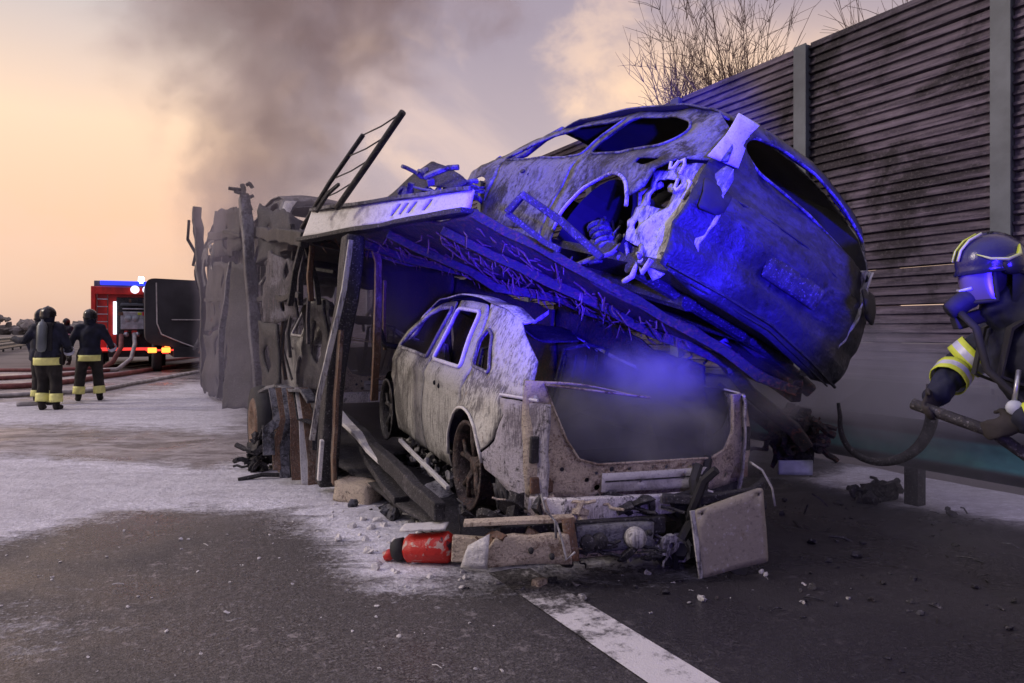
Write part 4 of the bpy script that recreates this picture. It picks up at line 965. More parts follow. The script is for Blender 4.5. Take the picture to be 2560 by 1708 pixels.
# bent hoop leaning against the guard rail
hp = MB(); c = at(886, 408, 5.35); P = []
for k in range(30):
    a = radians(-178 + 172 * k / 29); P.append(c + RV * (.33 * cos(a)) + Vector((0, 0, .39 * sin(a) + .05 * (cos(a)) )) + FV * (.05 * sin(a * 2)))
hp.tube([P[0] + Vector((-.02, 0, .10))] + P + [P[-1] + Vector((.02, 0, .16))], [.012] + [.016 + .03 * (k / 29) for k in range(30)] + [.05], 8)
setp(hp.build('bent_hoop', M['dark'], None, True), 'dark bent half hoop hanging in front of the guard rail', 'hoop')

# ------------------------------------------------------------------ bare pollard trees behind the barrier
def pollard(name, base, h, spread, seed, label, shoots=70, m=M['bark'], kn=4):
    RR = random.Random(seed); t = empty(name, base, label, 'tree', 'bare pollard trees behind the noise barrier')
    tr = MB(); cr = MB(); knobs = []
    tr.tube([(0, 0, 0), (.1, 0, h * .4), (.05, .05, h * .72)], [.30, .22, .20], 10)
    for k in range(kn):
        a = 2 * pi * k / kn + RR.uniform(-.4, .4); r_ = spread * RR.uniform(.4, 1)
        q = Vector((cos(a) * r_, sin(a) * r_, h * RR.uniform(.82, 1)))
        tr.tube([(.05, .05, h * .68), Vector((.05, .05, h * .7)).lerp(q, .5) + Vector((cos(a) * .1, sin(a) * .1, -.1)), q], [.17, .13, .15], 8)
        tr.ell(q, (.20, .20, .17), 10, 7); knobs.append((q, a))
    tr.build('trunk', m, t, True)
    for q, a0 in knobs:
        for k in range(shoots // kn):
            a = RR.uniform(0, 2 * pi); el = .45 + 1.05 * RR.random() ** .6; L = RR.uniform(1.4, 3.9) * (.55 + .45 * sin(el))
            dv = Vector((cos(a) * cos(el), sin(a) * cos(el), sin(el))); P = [q]
            for s_ in range(1, 6): P.append(q + dv * L * s_ / 5 + Vector((0, 0, .10 * L * (s_ / 5) ** 2)) + Vector([RR.uniform(-.10, .10) for _ in range(3)]))
            cr.tube(P, [.014, .011, .008, .006, .005, .003], 4)
            for s_ in range(RR.randint(5, 9)):
                i = RR.randint(1, 4); d2 = (dv + Vector([RR.uniform(-.8, .8) for _ in range(3)])).normalized() * RR.uniform(.3, .9)
                cr.tube([P[i], P[i] + d2 * .5 + Vector((0, 0, .04)), P[i] + d2], [.007, .005, .003], 4)
    cr.build('crown', m, t)
    return t
pollard('pollard_tree', onX(738, 328, 12.5).xy.to_3d(), 7.0, .5, 3, 'bare pollard tree with upright shoots, right of the two behind the barrier', 72, kn=3)
pollard('pollard_tree', onX(704, 328, 12.5).xy.to_3d(), 6.5, .9, 5, 'bare spreading pollard tree, left of the two behind the barrier', 96, kn=4)
pollard('pollard_tree', onX(885, 328, 13.5).xy.to_3d(), 5.9, .6, 8, 'bare tree whose top twigs just show over the barrier near the right', 60, kn=3)

# ------------------------------------------------------------------ fire engine and dark lorry far left
ex, ey = -.02, 29.3
fe = empty('fire_engine', (ex, ey, 0), 'red fire engine seen from behind with open pump bay and blue beacons', 'fire engine')
def feb(name, c, s, m, bev=.02, par=fe): return MB().box(c, s).build(name, m, par, False, bev)
feb('body', (0, 3.2, 1.75), (2.45, 6.2, 2.3), M['red'], .06)
feb('cab', (0, 7.6, 1.6), (2.4, 2.2, 2.3), M['red'], .12)
feb('chassis', (0, 3.6, .62), (1.4, 8, .35), M['black'])
feb('side_frame', (-1.16, .02, 1.75), (.14, .14, 2.3), M['red']); feb('side_frame', (1.16, .02, 1.75), (.14, .14, 2.3), M['red'])
feb('roof_locker', (-.2, 1.6, 3.0), (1.9, 2.6, .22), M['rail']); feb('top_panel', (0, .0, 2.75), (2.2, .12, .26), M['red'])
feb('pump_bay', (.12, .06, 1.65), (1.15, .06, 1.75), M['dark'])
feb('pump_panel', (.15, -.02, 1.70), (.95, .06, .60), M['steel']); feb('control_panel', (.15, -.04, 2.28), (.95, .10, .10), M['rail'])
feb('light_strip', (-.50, -.04, 1.80), (.11, .06, 1.15), M['whiteL'])
for xx in (-.10, .14, .40):
    o = MB().lathe([(0, .05), (.10, .05), (.12, .0), (.12, -.06)], (xx, -.06, 1.78 + .1 * (xx > .3)), (0, -1, 0), 16).build('gauge', M['plastic'], fe, True)
for xx in (-.15, .2, .5): MB().lathe([(0, .12), (.07, .12), (.09, .08), (.09, 0)], (xx, -.05, 1.22), (0, -1, 0), 14).build('outlet', M['steel'], fe, True)
RF_ = random.Random(2)
for k in range(14):
    o = feb(RF_.choice(('nozzle', 'valve', 'coupling', 'tool_box')), (RF_.uniform(-.42, .66), -.09, RF_.choice((1.05, 1.3, 1.95, 2.4))), (RF_.uniform(.06, .18), .08, RF_.uniform(.05, .14)), M[RF_.choice(('steel', 'red', 'yel', 'plastic', 'black', 'rust'))], .01)
feb('pipe_rack', (.15, -.05, 2.12), (.85, .06, .05), M['steel']); feb('pipe_rack', (.15, -.05, 2.0), (.85, .06, .05), M['steel'])
lad = empty('ladder'); lad.parent = fe; lad.location = (-.88, -.05, 1.0)
for xx in (-.16, .16): MB().tube([(xx, 0, 0), (xx, .02, 1.65)], .025, 6).build('rail', M['hosered'], lad)
for k in range(6): MB().tube([(-.16, 0, .15 + .26 * k), (.16, 0, .15 + .26 * k)], .018, 6).build('rung', M['plastic'], lad)
feb('rear_step', (0, -.25, .72), (2.4, .4, .10), M['redL'])  # step made to glow red though it is no lamp
feb('bumper', (.7, -.3, .60), (1.0, .12, .12), M['redL'])  # same red glow put into the bumper
for xx in (1.25, 1.02): feb('tail_lamp', (xx + .12, -.36, .78), (.16, .06, .20), M['amberL'])
bl = feb('light_bar', (-.1, -.05, 3.02), (1.7, .22, .14), M['blueL'])
MB().lathe([(0, .16), (.08, .15), (.10, .0), (.10, -.08)], (.32, -.08, 3.10), (0, 0, 1), 14).build('beacon', M['cyanL'], fe, True)
for xx in (.12, .50): MB().lathe([(0, .06), (.12, .05), (.14, 0), (.12, -.05)], (xx, -.10, 2.80), (0, -1, 0), 16).build('work_lamp', M['whiteL'], fe, True)
for xx in (-1.0, 1.0):
    for yy in (1.6, 6.8):
        w = empty('wheel', (xx, yy, .5)); w.parent = fe
        MB().lathe([(.28, -.14), (.46, -.15), (.50, -.08), (.50, .08), (.46, .15), (.28, .14)], (0, 0, 0), (1, 0, 0), 24).build('tyre', M['black'], w, True)
        MB().lathe([(0, -.02), (.2, -.05), (.28, -.12), (.28, .12), (.2, .05), (0, .02)], (0, 0, 0), (1, 0, 0), 18).build('rim', M['steel'], w, True)
lx, ly = 1.70, 26.3
lo = empty('lorry', (lx, ly, 0), 'dark lorry box with a rounded top corner parked beside the fire engine', 'lorry')
out = rnd([(-1.32, .95), (1.32, .55), (1.38, 2.2), (1.05, 2.98), (-1.32, 3.05)], .30, 5)
vs = [(a, yy, b) for yy in (0, 6.0) for a, b in out]; k = len(out)
MB().add(vs, [(i, (i + 1) % k, k + (i + 1) % k, k + i) for i in range(k)] + [tuple(range(k))[::-1], tuple(range(k, 2 * k))]).build('box_body', M['lorry'], lo)
MB().tube([(-1.0, -.02, 2.9), (-.98, -.03, 1.6), (-.85, -.03, 1.25), (-.2, -.03, .95), (.4, -.03, .72)], .022, 6).build('strap', M['hose'], lo)
for xx in (-1.12, -.72): MB().box((xx, -.10, .74), (.26, .08, .16)).build('tail_lamp', M['amberL'], lo, bevel=.02)
MB().box((-.6, -.06, .74), (1.4, .05, .05)).build('lamp_bar', M['redL'], lo)
MB().box((-.1, -.02, 1.72), (.9, .03, .03)).build('trim_line', M['hose'], lo)
MB().box((0, 6.9, 1.5), (2.3, 1.6, 2.2)).build('cab', M['lorry'], lo, bevel=.1); MB().box((0, 3.2, .66), (1.0, 7, .3)).build('chassis', M['black'], lo)
for xx in (-.95, .95):
    for yy in (1.2, 6.6):
        w = empty('wheel', (xx, yy, .48)); w.parent = lo
        MB().lathe([(.28, -.14), (.44, -.15), (.48, -.08), (.48, .08), (.44, .15), (.28, .14)], (0, 0, 0), (1, 0, 0), 24).build('tyre', M['black'], w, True)
        MB().lathe([(0, -.02), (.2, -.05), (.28, -.12), (.28, .12), (.2, .05), (0, .02)], (0, 0, 0), (1, 0, 0), 18).build('rim', M['rail'], w, True)
def hose(px, r_, m, label, z0=.04):
    P = [onZ(u_, v_) + Vector((0, 0, r_)) for u_, v_ in px]; Q = []
    for i in range(len(P) - 1):
        for t in range(4): Q.append(P[i].lerp(P[i + 1], t / 4))
    Q.append(P[-1]); Q = [q + Vector((noise.noise(q * .7) * .12, noise.noise(q * .7 + Vector((5, 0, 0))) * .12, 0)) for q in Q]
    setp(MB().tube(Q, r_, 7).build('fire_hose', m, None, True), label, 'hose', 'fire hoses lying across the road')
hose([(-40, 372), (30, 372), (90, 370), (130, 366), (200, 358)], .06, M['hosered'], 'dark red hose farthest back, running from the fire engine to the left')
hose([(-40, 391), (20, 389), (80, 383), (150, 372), (205, 364)], .07, M['hosered'], 'dark red hose lying across the road behind the two firefighters')
hose([(-40, 400), (40, 396), (100, 392), (160, 380), (205, 372)], .05, M['hose'], 'pale hose lying in front of the dark red hoses')
hose([(-40, 382), (10, 380), (60, 377), (110, 372)], .06, M['hosered'], 'short dark red hose between the other two red ones')
hose([(14, 407), (30, 406), (44, 404)], .045, M['hose'], 'short pale hose end with dark nozzle at the feet of the left firefighter')
Pz = [Vector((ex + .1, ey - .15, 1.25)), Vector((ex + .12, ey - .5, .9)), Vector((ex - .0, ey - .9, .4)), Vector((ex - .4, ey - 1.3, .07)), Vector((ex - .9, ey - 1.5, .06))]
setp(MB().tube(Pz, .07, 8).build('fire_hose', M['hose'], None, True), 'thick white hose hanging down from the fire engine pump bay', 'hose', 'fire hoses lying across the road')
Pz = [Vector((ex - .3, ey - .15, 1.2)), Vector((ex - .3, ey - .6, .8)), Vector((ex - .55, ey - .9, .3)), Vector((ex - .9, ey - 1.1, .08))]
setp(MB().tube(Pz, .08, 8).build('fire_hose', M['hosered'], None, True), 'dark red hose hanging from the left of the pump bay', 'hose', 'fire hoses lying across the road')

# hedge line far away on the left
b = MB(); RR = random.Random(4)
for k in range(700):
    x_ = RR.uniform(-190, 40); hgt = 4 + 3 * noise.noise(Vector((x_ * .04, 0, 0))) + 1.5 * noise.noise(Vector((x_ * .2, 3, 0)))
    c = Vector((x_, 190 + RR.uniform(-4, 4), RR.uniform(0, max(.5, hgt)))); s_ = RR.uniform(.5, 1.6)
    q = len(b.v); b.ell(c, (s_, s_, s_ * .8), 6, 4)
    for i in range(q, len(b.v)): b.v[i] = tuple(Vector(b.v[i]) + noise.noise_vector(Vector(b.v[i]) * 1.3) * .6)
M['hedge'] = flat('hedge', (.24, .22, .20), .95)  # paler than foliage: distance haze put into the colour
setp(b.build('tree_line', M['hedge']), 'low hazy line of bushes and trees on the horizon', 'trees', kind='stuff')

# ------------------------------------------------------------------ people
def cap(b, p, q, r1, r2, seg=14, mid=None, rm=None):
    p, q = Vector(p), Vector(q); P = [p, q] if mid is None else [p, p.lerp(q, mid), q]; r_ = [r1, r2] if mid is None else [r1, rm, r2]
    b.tube(P, r_, seg); b.ell(p, (r1,) * 3, seg, 8); b.ell(q, (r2,) * 3, seg, 8)
def remesh(o, vox, sm=4, disp=0.0, tex=None):
    r_ = o.modifiers.new('r', 'REMESH'); r_.mode = 'VOXEL'; r_.voxel_size = vox; r_.use_smooth_shade = True
    s_ = o.modifiers.new('s', 'SMOOTH'); s_.iterations = sm; s_.factor = .5
    if disp:
        d_ = o.modifiers.new('d', 'DISPLACE'); d_.texture = tex; d_.strength = disp; d_.mid_level = .5; d_.texture_coords = 'LOCAL'
cl = bpy.data.textures.new('folds', 'CLOUDS'); cl.noise_scale = .09; cl.noise_depth = 2
def hand(b, w, d, up, side, r_=.011, curl=.5):
    "palm and five separate bent fingers; w wrist, d finger direction, up back of the hand, side towards the thumb"
    w, d, up, side = Vector(w), Vector(d).normalized(), Vector(up).normalized(), Vector(side).normalized()
    rot = Matrix((side, d, up)).transposed()
    b.ell(w + d * .045, (.046, .055, .022), 12, 8, rot)
    for i, (o_, L) in enumerate(((.032, .072), (.011, .082), (-.011, .076), (-.032, .060))):
        p = w + d * .085 + side * o_; dd = d.copy(); P = [p - d * .03, p]
        for s_ in range(3):
            a = curl * (s_ + .7); dd = (d * cos(a) - up * sin(a)); p = p + dd * L * (.42, .33, .27)[s_]; P.append(p)
        b.tube(P, [r_, r_, r_ * .97, r_ * .92, r_ * .8], 8); b.ell(P[-1], (r_ * .8,) * 3, 8, 6)
    p = w + side * .035 + d * .02; P = [w + side * .02, p, p + (side * .8 + d * .5 - up * .3).normalized() * .038, p + (side * .5 + d * .9 - up * .6).normalized() * .070]
    b.tube(P, [r_ * 1.3, r_ * 1.25, r_ * 1.1, r_ * .9], 8); b.ell(P[-1], (r_ * .9,) * 3, 8, 6)
def person(label, mtx, J, vox=.02, near=False, tank=True, group=None, helm='helm', bands=True, sc=1.0):
    r_ = empty('person', label=label, cat='person', mat=mtx @ Matrix.Scale(sc, 4), group=group)
    g = {k: Vector(v) for k, v in J.items()}
    b = MB()
    # continuous body: legs, pelvis, torso, neck, head, arms, hands, boots
    for s_ in 'LR':
        cap(b, g['hip' + s_], g['knee' + s_], .105, .075, mid=.4, rm=.10); cap(b, g['knee' + s_], g['ank' + s_], .075, .06, mid=.35, rm=.078)
        t = g['toe' + s_]; cap(b, g['ank' + s_] + Vector((0, 0, -.03)), t, .055, .045); b.ell(g['ank' + s_].lerp(t, .1) + Vector((0, 0, -.05)), (.06, .05, .045))
        cap(b, g['sh' + s_], g['el' + s_], .068, .052); cap(b, g['el' + s_], g['wr' + s_], .052, .038)
        hd = (g['wr' + s_] - g['el' + s_]).normalized(); up = Vector((0, 1 if s_ == 'L' else -1, .3)); up = (up - hd * up.dot(hd)).normalized(); sd_ = up.cross(hd) * (1 if s_ == 'R' else -1)
        hand(b, g['wr' + s_], hd, up, sd_, .0125 if near else .014)
    cap(b, g['pel'], g['chest'], .14, .165, mid=.45, rm=.15); b.ell(g['chest'], (.13, .20, .17), rot=None)
    b.ell(g['pel'], (.13, .17, .13)); cap(b, g['shL'], g['shR'], .08, .08); cap(b, g['chest'] + Vector((0, 0, .1)), g['head'] - Vector((0, 0, .06)), .075, .06)
    hdv = g['look'].normalized(); hl_ = Vector((0, 0, 1)).cross(hdv).normalized(); hu = hdv.cross(hl_); hr = Matrix((hdv, hl_, hu)).transposed(); H = g['head']
    b.ell(H, (.095, .075, .115), 16, 12, hr); b.ell(H + hr @ Vector((.03, 0, -.06)), (.065, .055, .065), rot=hr)
    b.ell(H + hr @ Vector((.10, 0, -.02)), (.018, .014, .025), 8, 6, hr); b.ell(H + hr @ Vector((.088, 0, -.065)), (.014, .026, .010), 8, 6, hr)
    for q in (-1, 1): b.ell(H + hr @ Vector((.0, q * .076, -.01)), (.02, .01, .03), 8, 6, hr); b.ell(H + hr @ Vector((.085, q * .03, .012)), (.012, .014, .01), 8, 6, hr)
    bo = b.build('body', M['trous'], r_, True); remesh(bo, vox, 3)
    # jacket
    j = MB(); ex_ = .028
    for s_ in 'LR':
        cap(j, g['sh' + s_], g['el' + s_], .088, .070); cap(j, g['el' + s_], g['el' + s_].lerp(g['wr' + s_], .93), .070, .054)
    hem = g['pel'] + Vector((0, 0, -.12))
    cap(j, g['shL'], g['shR'], .10, .10); j.ell(g['chest'], (.165, .225, .20)); cap(j, g['chest'], g['pel'], .19, .185)
    j.tube([g['pel'] + Vector((0, 0, .05)), hem], [.20, .215], 20); j.ell(hem, (.205, .205, .05)); j.ell(g['pel'], (.19, .215, .16))
    j.tube([g['chest'] + Vector((0, 0, .12)), g['head'] + Vector((-.01, 0, -.10))], [.12, .095], 16)
    jo = j.build('jacket', M['suit'], r_, True); remesh(jo, vox, 4, .045 if near else .03, cl)
    # trousers legs wider than the limbs
    tq = MB()
    for s_ in 'LR':
        cap(tq, g['hip' + s_], g['knee' + s_], .125, .10); tq.tube([g['knee' + s_], g['knee' + s_].lerp(g['ank' + s_], .85)], [.10, .095], 14)
    cap(tq, g['hipL'], g['hipR'], .13, .13); to = tq.build('trousers', M['trous'], r_, True); remesh(to, vox, 3, .03, cl)
    def band(p, q, t, rad, w, m1='yel', m2='sil', name='reflective_band', tilt=0):
        p, q = Vector(p), Vector(q); ax = (q - p).normalized(); c = p.lerp(q, t); o = MB()
        k = w / 2; prof = [(rad, -k), (rad + .004, -k), (rad + .004, -k * .38), (rad + .004, k * .38), (rad + .004, k), (rad, k)]
        a = ax.orthogonal().normalized(); bb = ax.cross(a); seg = 22; vs = []
        for i in range(seg):
            an = 2 * pi * i / seg; wob = 1 + .05 * noise.noise(Vector((cos(an) * 2, sin(an) * 2, c.z * 5)))
            for (pr, ph) in prof: vs.append(c + (a * cos(an) + bb * sin(an)) * pr * wob + ax * ph)
        n_ = len(prof)
        for i in range(seg):
            for e in range(n_ - 1): o.f.append((i * n_ + e, ((i + 1) % seg) * n_ + e, ((i + 1) % seg) * n_ + e + 1, i * n_ + e + 1)); o.mi.append(1 if e == 2 else 0)
        o.v = [tuple(v) for v in vs]; o.build(name, [M[m1], M[m2]], r_, True)
    return r_, g, band, H, hr
def helmet(r_, H, hr, m='helm', near=False, neck=True):
    c = H + hr @ Vector((-.015, 0, .045)); b = MB(); vs = []; fs = []; seg = 28; rings = 12
    for i in range(rings + 1):
        ph = (pi * .60) * i / rings
        for q in range(seg):
            t = 2 * pi * q / seg; rr = sin(ph); back = max(0, -cos(t)); fl = .018 * (i == rings)
            ridge = .012 * math.exp(-(sin(t) / .12) ** 2)
            low = -.055 * back * max(0, (i / rings - .75)) * 4
            vs.append(c + hr @ Vector(((.142 + fl + ridge) * rr * cos(t), (.122 + fl * .6) * rr * sin(t), (.125 + ridge) * cos(ph) + low)))
    for i in range(rings):
        for q in range(seg): fs.append((i * seg + q, (i + 1) * seg + q, (i + 1) * seg + (q + 1) % seg, i * seg + (q + 1) % seg))
    o = b.add(vs, fs).build('helmet', M[m], r_, True); s_ = o.modifiers.new('s', 'SOLIDIFY'); s_.thickness = .008
    if near:
        for sy in (-1, 1):
            st = MB(); P = [c + hr @ Vector((.150 * cos(a) * cos(e), sy * .131 * sin(a) * cos(e) if abs(sin(a)) > 0 else 0, .132 * sin(e))) for a, e in ((.75, .30), (1.1, .12), (1.5, .05), (1.85, .16), (2.05, .5))]
            st.tube([p * 1 for p in P], [.004, .010, .014, .015, .004], 6, sq=(1.9, .9)); st.build('yellow_crescent', M['yel'], o, True)
            P = [c + hr @ Vector((.152 * cos(a), 0 + sy * .02, .135 * sin(a))) for a in (.15, .5, .9, 1.3)]
            MB().tube(P, .006, 6).build('crest_trim', M['yel'], o, True)
            MB().lathe([(.0, .012), (.035, .012), (.045, .0), (.045, -.02)], c + hr @ Vector((-.02, sy * .122, -.015)), hr @ Vector((0, sy, 0)), 16).build('visor_hinge', M[m], o, True)
    if neck:
        st = MB(); 
        for i in range(4):
            for q in range(15):
                t = radians(95 + 170 * q / 14); z_ = -.03 - .05 * i; rr = .125 - .008 * i
                st.v.append(tuple(c + hr @ Vector((rr * 1.05 * cos(t), rr * sin(t), z_))))
        st.f = [(i * 15 + q, i * 15 + q + 1, (i + 1) * 15 + q + 1, (i + 1) * 15 + q) for i in range(3) for q in range(14)]; st.mi = [0] * len(st.f)
        st.build('neck_guard', M['suit'], r_, True)
def cylinder_pack(r_, g):
    c = g['chest'] + Vector((-.24, 0, -.02)); b = MB().lathe([(0, -.27), (.05, -.26), (.078, -.20), (.08, .18), (.05, .25), (.02, .27), (.02, .30), (0, .30)], c, (.08, 0, 1), 20)
    b.build('air_cylinder', M['rail'], r_, True)
    MB().box(c + Vector((.09, 0, 0)), (.05, .26, .5)).build('harness_plate', M['black'], r_, bevel=.02)
    for s_ in (-1, 1):
        P = [g['chest'] + Vector((-.18, s_ * .09, .10)), g['chest'] + Vector((-.03, s_ * .11, .235)), g['chest'] + Vector((.15, s_ * .12, .12)), g['chest'] + Vector((.19, s_ * .12, -.08)), g['pel'] + Vector((.17, s_ * .14, .12))]
        MB().tube(P, 1, sq=(.045, .012)).build('harness_strap', M['black'], r_)
STAND = dict(pel=(0, 0, .98), chest=(0, 0, 1.32), head=(.02, 0, 1.66), look=(1, 0, -.05), hipL=(0, .10, .92), hipR=(0, -.10, .92), kneeL=(.03, .12, .50), kneeR=(.03, -.12, .50),
    ankL=(0, .13, .09), ankR=(0, -.13, .09), toeL=(.16, .15, .045), toeR=(.16, -.15, .045), shL=(0, .19, 1.44), shR=(0, -.19, 1.44), elL=(-.02, .27, 1.16), elR=(-.02, -.27, 1.16), wrL=(.08, .28, .92), wrR=(.08, -.28, .92))
def pose(**k): d_ = dict(STAND); d_.update(k); return d_
def pm_(u_, v_, d_, ang, h=None):
    "matrix: feet on the ground in column u at distance d, facing ang degrees from the camera heading (90 = to the left of the picture)"
    p = cf((u_ - 512) / FPX * d_, d_, 0); a = math.atan2(FV.y, FV.x) + radians(ang)
    return Matrix.Translation(p) @ Matrix.Rotation(a, 4, 'Z')
def legs_bands(g, band, m1, m2, low=True, knee=True, w=.12):
    for s_ in 'LR':
        if low: band(g['knee' + s_], g['ank' + s_], .68, .103, w, m1, m2)
G = 'firefighters standing on the left of the road'
r1, g, band, H, hr = person('firefighter nearest on the left, back turned, left arm held out, yellow trouser bands', pm_(48, 0, 13.0, 10),
    pose(elL=(-.05, .36, 1.22), wrL=(.10, .58, 1.25), elR=(.02, -.30, 1.17), wrR=(.2, -.27, 1.0), kneeL=(.12, .12, .5), ankL=(.04, .12, .09), toeL=(.2, .14, .045)), .022, group=G)
helmet(r1, H, hr); cylinder_pack(r1, g); legs_bands(g, band, 'yelw', 'yelw', w=.15)
band(g['pel'], g['chest'], -.33, .215, .13, 'yelw', 'yelw'); band(g['elR'], g['wrR'], .75, .082, .07, 'sil', 'sil')
r2, g, band, H, hr = person('firefighter just behind the nearest one on the left, mostly hidden by him', pm_(42, 0, 13.9, -15), pose(head=(.05, .03, 1.64)), .025, group=G)
helmet(r2, H, hr); legs_bands(g, band, 'yelw', 'yelw', w=.12)
r3, g, band, H, hr = person('firefighter with bent elbows standing right of the other two, in front of the fire engine', pm_(90, 0, 14.7, 25),
    pose(elL=(-.04, .33, 1.17), wrL=(.02, .36, .96), elR=(-.02, -.34, 1.18), wrR=(.14, -.38, 1.04), hipL=(0, .11, .92), kneeL=(.02, .17, .50), ankL=(0, .2, .09), toeL=(.14, .24, .045), kneeR=(.03, -.14, .5), ankR=(0, -.17, .09), toeR=(.15, -.19, .045)), .022, group=G)
helmet(r3, H, hr); legs_bands(g, band, 'yelw', 'yelw', w=.15); band(g['pel'], g['chest'], -.36, .21, .12, 'yelw', 'yelw'); band(g['elR'], g['wrR'], .85, .085, .08, 'sil', 'sil')
r4, g, band, H, hr = person('small distant firefighter standing between the nearer ones and the fire engine', pm_(66.5, 0, 29, 170), pose(), .03, group=G)
helmet(r4, H, hr); band(g['chest'], g['pel'], .35, .235, .05, 'sil', 'sil')

# near firefighter at the right edge
NJ = pose(pel=(-.34, 0, .96), chest=(-.02, 0, 1.30), head=(.16, 0, 1.655), look=(1, .12, -.10), elR=(.17, -.27, 1.25), wrR=(.33, -.12, 1.11), elL=(-.10, .30, 1.13), wrL=(.13, .20, 1.04), hipL=(-.36, .10, .90), hipR=(-.36, -.10, .90), kneeL=(-.32, .13, .5), kneeR=(-.28, -.12, .5), ankL=(-.42, .13, .09), ankR=(-.36, -.13, .09), toeL=(-.26, .15, .045), toeR=(-.20, -.15, .045), shL=(-.02, .21, 1.43), shR=(.0, -.19, 1.42))
r5, g, band, H, hr = person('firefighter in breathing mask at the right edge with black helmet and bright sleeve bands', pm_(1030, 0, 3.22, 80), NJ, .012, near=True, sc=1.02)
helmet(r5, H, hr, 'helm', True); cylinder_pack(r5, g)
# face mask: clear visor shell, rim, demand valve and hose
mk = MB(); vs = []
for i in range(9):
    for q in range(15):
        t = radians(-78 + 156 * q / 14); ph = radians(-48 + 84 * i / 8)
        vs.append(H + hr @ Vector((.005 + .118 * cos(t) * cos(ph * .7), .092 * sin(t), -.03 + .085 * sin(ph) / sin(.84))))
mk.add(vs, [(i * 15 + q, i * 15 + q + 1, (i + 1) * 15 + q + 1, (i + 1) * 15 + q) for i in range(8) for q in range(14)])
v_ = mk.build('mask_visor', M['visor'], r5, True)
edge_ = [vs[q] for q in range(15)] + [vs[i * 15 + 14] for i in range(1, 9)] + [vs[8 * 15 + q] for q in range(13, -1, -1)] + [vs[i * 15] for i in range(7, -1, -1)]
MB().tube(edge_, .010, 6).build('mask_rim', M['black'], r5, True)
MB().ell(H + hr @ Vector((.10, 0, -.10)), (.05, .05, .045), 14, 9, hr).lathe([(0, .06), (.035, .06), (.045, .02), (.045, -.02)], H + hr @ Vector((.13, 0, -.115)), hr @ Vector((.9, 0, -.5)), 14).build('mask_valve', M['black'], r5, True)
MB().tube([H + hr @ Vector((.105, .05, -.055)), H + hr @ Vector((.125, .0, -.062)), H + hr @ Vector((.11, -.05, -.06))], .007, 6).build('mask_strip', M['sil'], r5, True)
MB().tube([H + hr @ Vector((.15, .02, -.15)), g['chest'] + Vector((.27, .10, .12)), g['chest'] + Vector((.25, .15, -.05)), g['chest'] + Vector((.10, .20, -.22)), g['pel'] + Vector((-.1, .22, .1))], .016, 8).build('air_hose', M['black'], r5, True)
MB().box(g['chest'] + Vector((.25, -.02, .16)), (.13, .07, .06), Euler((0, .3, 0)).to_matrix()).build('radio', M['black'], r5, bevel=.01)
band(g['shL'], g['elL'], .55, .100, .11); band(g['elL'], g['wrL'], .30, .080, .09); band(g['elL'], g['wrL'], .80, .070, .05)
band(g['shR'], g['elR'], .78, .088, .08); band(g['elR'], g['wrR'], .35, .078, .08)
band(g['pel'], g['chest'], -.18, .222, .12); band(g['chest'], g['pel'], .45, .205, .05)
for s_ in 'LR': band(g['knee' + s_], g['ank' + s_], .6, .108, .10)
MB().lathe([(0, .02), (.028, .02), (.032, 0), (.028, -.02), (0, -.02)], g['chest'] + Vector((.17, .20, -.20)), (.3, 1, 0), 14).build('pressure_gauge', M['plastic'], r5, True)
MB().tube([g['chest'] + Vector((.14, .17, -.05)), g['chest'] + Vector((.17, .20, -.17))], .010, 6).build('gauge_hose', M['steel'], r5, True)
lance = [r5.matrix_world @ (g['wrR'] + Vector((.10, .02, -.03))), r5.matrix_world @ (g['wrL'] + Vector((.07, -.06, -.05))), r5.matrix_world @ (g['pel'] + Vector((.16, .10, -.25))), r5.matrix_world @ (g['kneeL'] + Vector((.12, .06, -.1))), r5.matrix_world @ (g['ankL'] + Vector((.05, .35, -.05))), r5.matrix_world @ (g['ankL'] + Vector((-.5, .6, -.05)))]

vec_ = []
for i in range(len(lance) - 1):
    for t in range(5): vec_.append(lance[i].lerp(lance[i + 1], t / 5))
setp(MB().tube(vec_, .026, 8).build('hand_hose', M['dark'], None, True), 'grey attack hose held by the masked firefighter at the right edge', 'hose')

# ------------------------------------------------------------------ smoke
def smoke(name, c, size, build, label, col=(.62, .58, .60), aniso=.25):
    m = bpy.data.materials.new(name); m.use_nodes = True; n = N(m.node_tree)
    o = n.new('ShaderNodeOutputMaterial'); v = n.new('ShaderNodeVolumePrincipled'); n.link(v.outputs[0], o.inputs['Volume'])
    v.inputs['Color'].default_value = (*col, 1); v.inputs['Anisotropy'].default_value = aniso
    p = n.new('ShaderNodeTexCoord').outputs['Object']; x, y, z = n.sep(p)
    n.put(v.inputs['Density'], build(n, p, x, y, z))
    ob = MB().box((0, 0, size[2] / 2), size).build(name, m, None, False); ob.location = c; ob.rotation_euler = (0, 0, -TH)
    m.volume_intersection_method if False else None
    setp(ob, label, 'smoke', kind='stuff'); return ob
def two_tone(m, z0, z1, c0, c1):
    n = N.__new__(N); n.t = m.node_tree; v = [q for q in n.t.nodes if q.type == 'PRINCIPLED_VOLUME'][0]
    z = n.sep(n.new('ShaderNodeTexCoord').outputs['Object'])[2]; n.link(n.mix(n.stp(z, z0, z1), c0, c1), v.inputs['Color'])
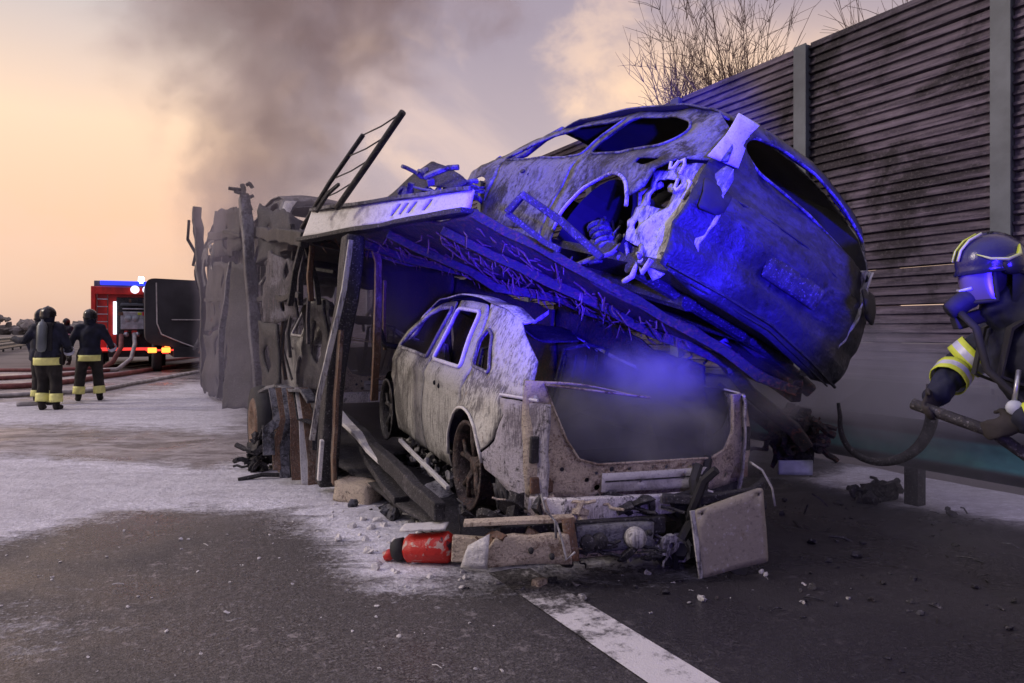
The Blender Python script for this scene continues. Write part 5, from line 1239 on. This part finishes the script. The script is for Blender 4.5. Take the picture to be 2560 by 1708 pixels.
# object space: x right, y away from the camera, z up
def plume(n, p, x, y, z):
    # column leaning right as it rises; x measured from the box middle (r = -2)
    nz = n.noise(p, .42, 6, .62, .9); nf = n.noise(p, 1.7, 4, .6)
    axis = n.m('ADD', -3.3, n.m('MULTIPLY', n.m('SUBTRACT', z, 3.5), .16))
    dx = n.m('SUBTRACT', x, axis); dx = n.m('MULTIPLY', dx, n.stp(dx, -.2, 1.2, 1.0, .45))
    rad = n.m('ADD', .75, n.m('MULTIPLY', n.m('MAXIMUM', n.m('SUBTRACT', z, 2.8), 0), .31))
    dy = n.m('MULTIPLY', n.m('SUBTRACT', y, .6), .55)
    dist = n.m('SQRT', n.m('ADD', n.m('MULTIPLY', dx, dx), n.m('MULTIPLY', dy, dy)))
    q = n.m('SUBTRACT', 1.0, n.m('DIVIDE', dist, rad))
    q = n.m('ADD', q, n.m('MULTIPLY', n.m('SUBTRACT', nz, .5), 3.2))
    d = n.m('MULTIPLY', n.stp(q, .1, 1.1), n.stp(z, 1.8, 3.6, 0, .75))
    d = n.m('MULTIPLY', d, n.stp(nf, .25, .65, .45, 1.2)); d = n.m('MULTIPLY', d, n.stp(z, 12.6, 9, 0, 1))
    # thin drifting veil round the wreck
    low = n.m('MULTIPLY', n.m('MULTIPLY', n.stp(z, 4.2, 2.0), n.stp(nz, .40, .60, .03, .21)), n.stp(x, 1.9, .0))
    low = n.m('MULTIPLY', low, n.stp(n.m('ADD', n.m('ADD', x, 3.72), n.m('MULTIPLY', y, .43)), -.1, .7)); low = n.m('MULTIPLY', low, n.m('MULTIPLY', n.stp(y, -5.5, -4.4), n.stp(y, 5.5, 4.2)))
    return n.m('ADD', d, low)
PL = smoke('smoke_plume', cf(-2, 13.3, 0.02), (12, 11.2, 13), plume, 'tall grey smoke plume rising from the middle of the transporter', (.78, .68, .67), .35)
two_tone(PL.data.materials[0], 2.0, 5.0, (.64, .60, .76), (.70, .60, .59))
def rear(n, p, x, y, z):
    # box centre r = 2.3, d = 6.6
    nz = n.m('ADD', n.m('MULTIPLY', n.noise(p, 1.1, 3, .6, .5), .6), n.m('MULTIPLY', n.noise(p, 3.4, 5, .65, 1.0), .4))
    def blob(cx, cy, cz, rx, ry, rz, k):
        v = n.comb(n.m('DIVIDE', n.m('SUBTRACT', x, cx), rx), n.m('DIVIDE', n.m('SUBTRACT', y, cy), ry), n.m('DIVIDE', n.m('SUBTRACT', z, cz), rz))
        l = n.vm('LENGTH', v); q = n.m('ADD', n.m('SUBTRACT', 1.0, l), n.m('MULTIPLY', n.m('SUBTRACT', nz, .5), 2.6))
        return n.m('MULTIPLY', n.stp(q, 0, .7), k)
    d = blob(-1.35, -1.2, .66, 1.0, 1.0, .58, 3.6)
    d = n.m('ADD', d, blob(-.45, -1.2, .95, .45, .7, .40, 1.0))
    d = n.m('ADD', d, blob(.85, -.3, .95, 1.05, 1.4, .70, .95))
    return n.m('ADD', d, n.m('MULTIPLY', n.stp(z, 1.5, .3), n.m('MULTIPLY', n.stp(x, -.3, .6), .09)))
smoke('smoke_drift', cf(2.3, 6.6, 0.03), (4.6, 4.9, 2.1), rear, 'bluish smoke pouring out of the lower car and drifting to the guard rail', (.74, .74, .80))
S.cycles.volume_step_rate = .6; S.cycles.volume_max_steps = 96
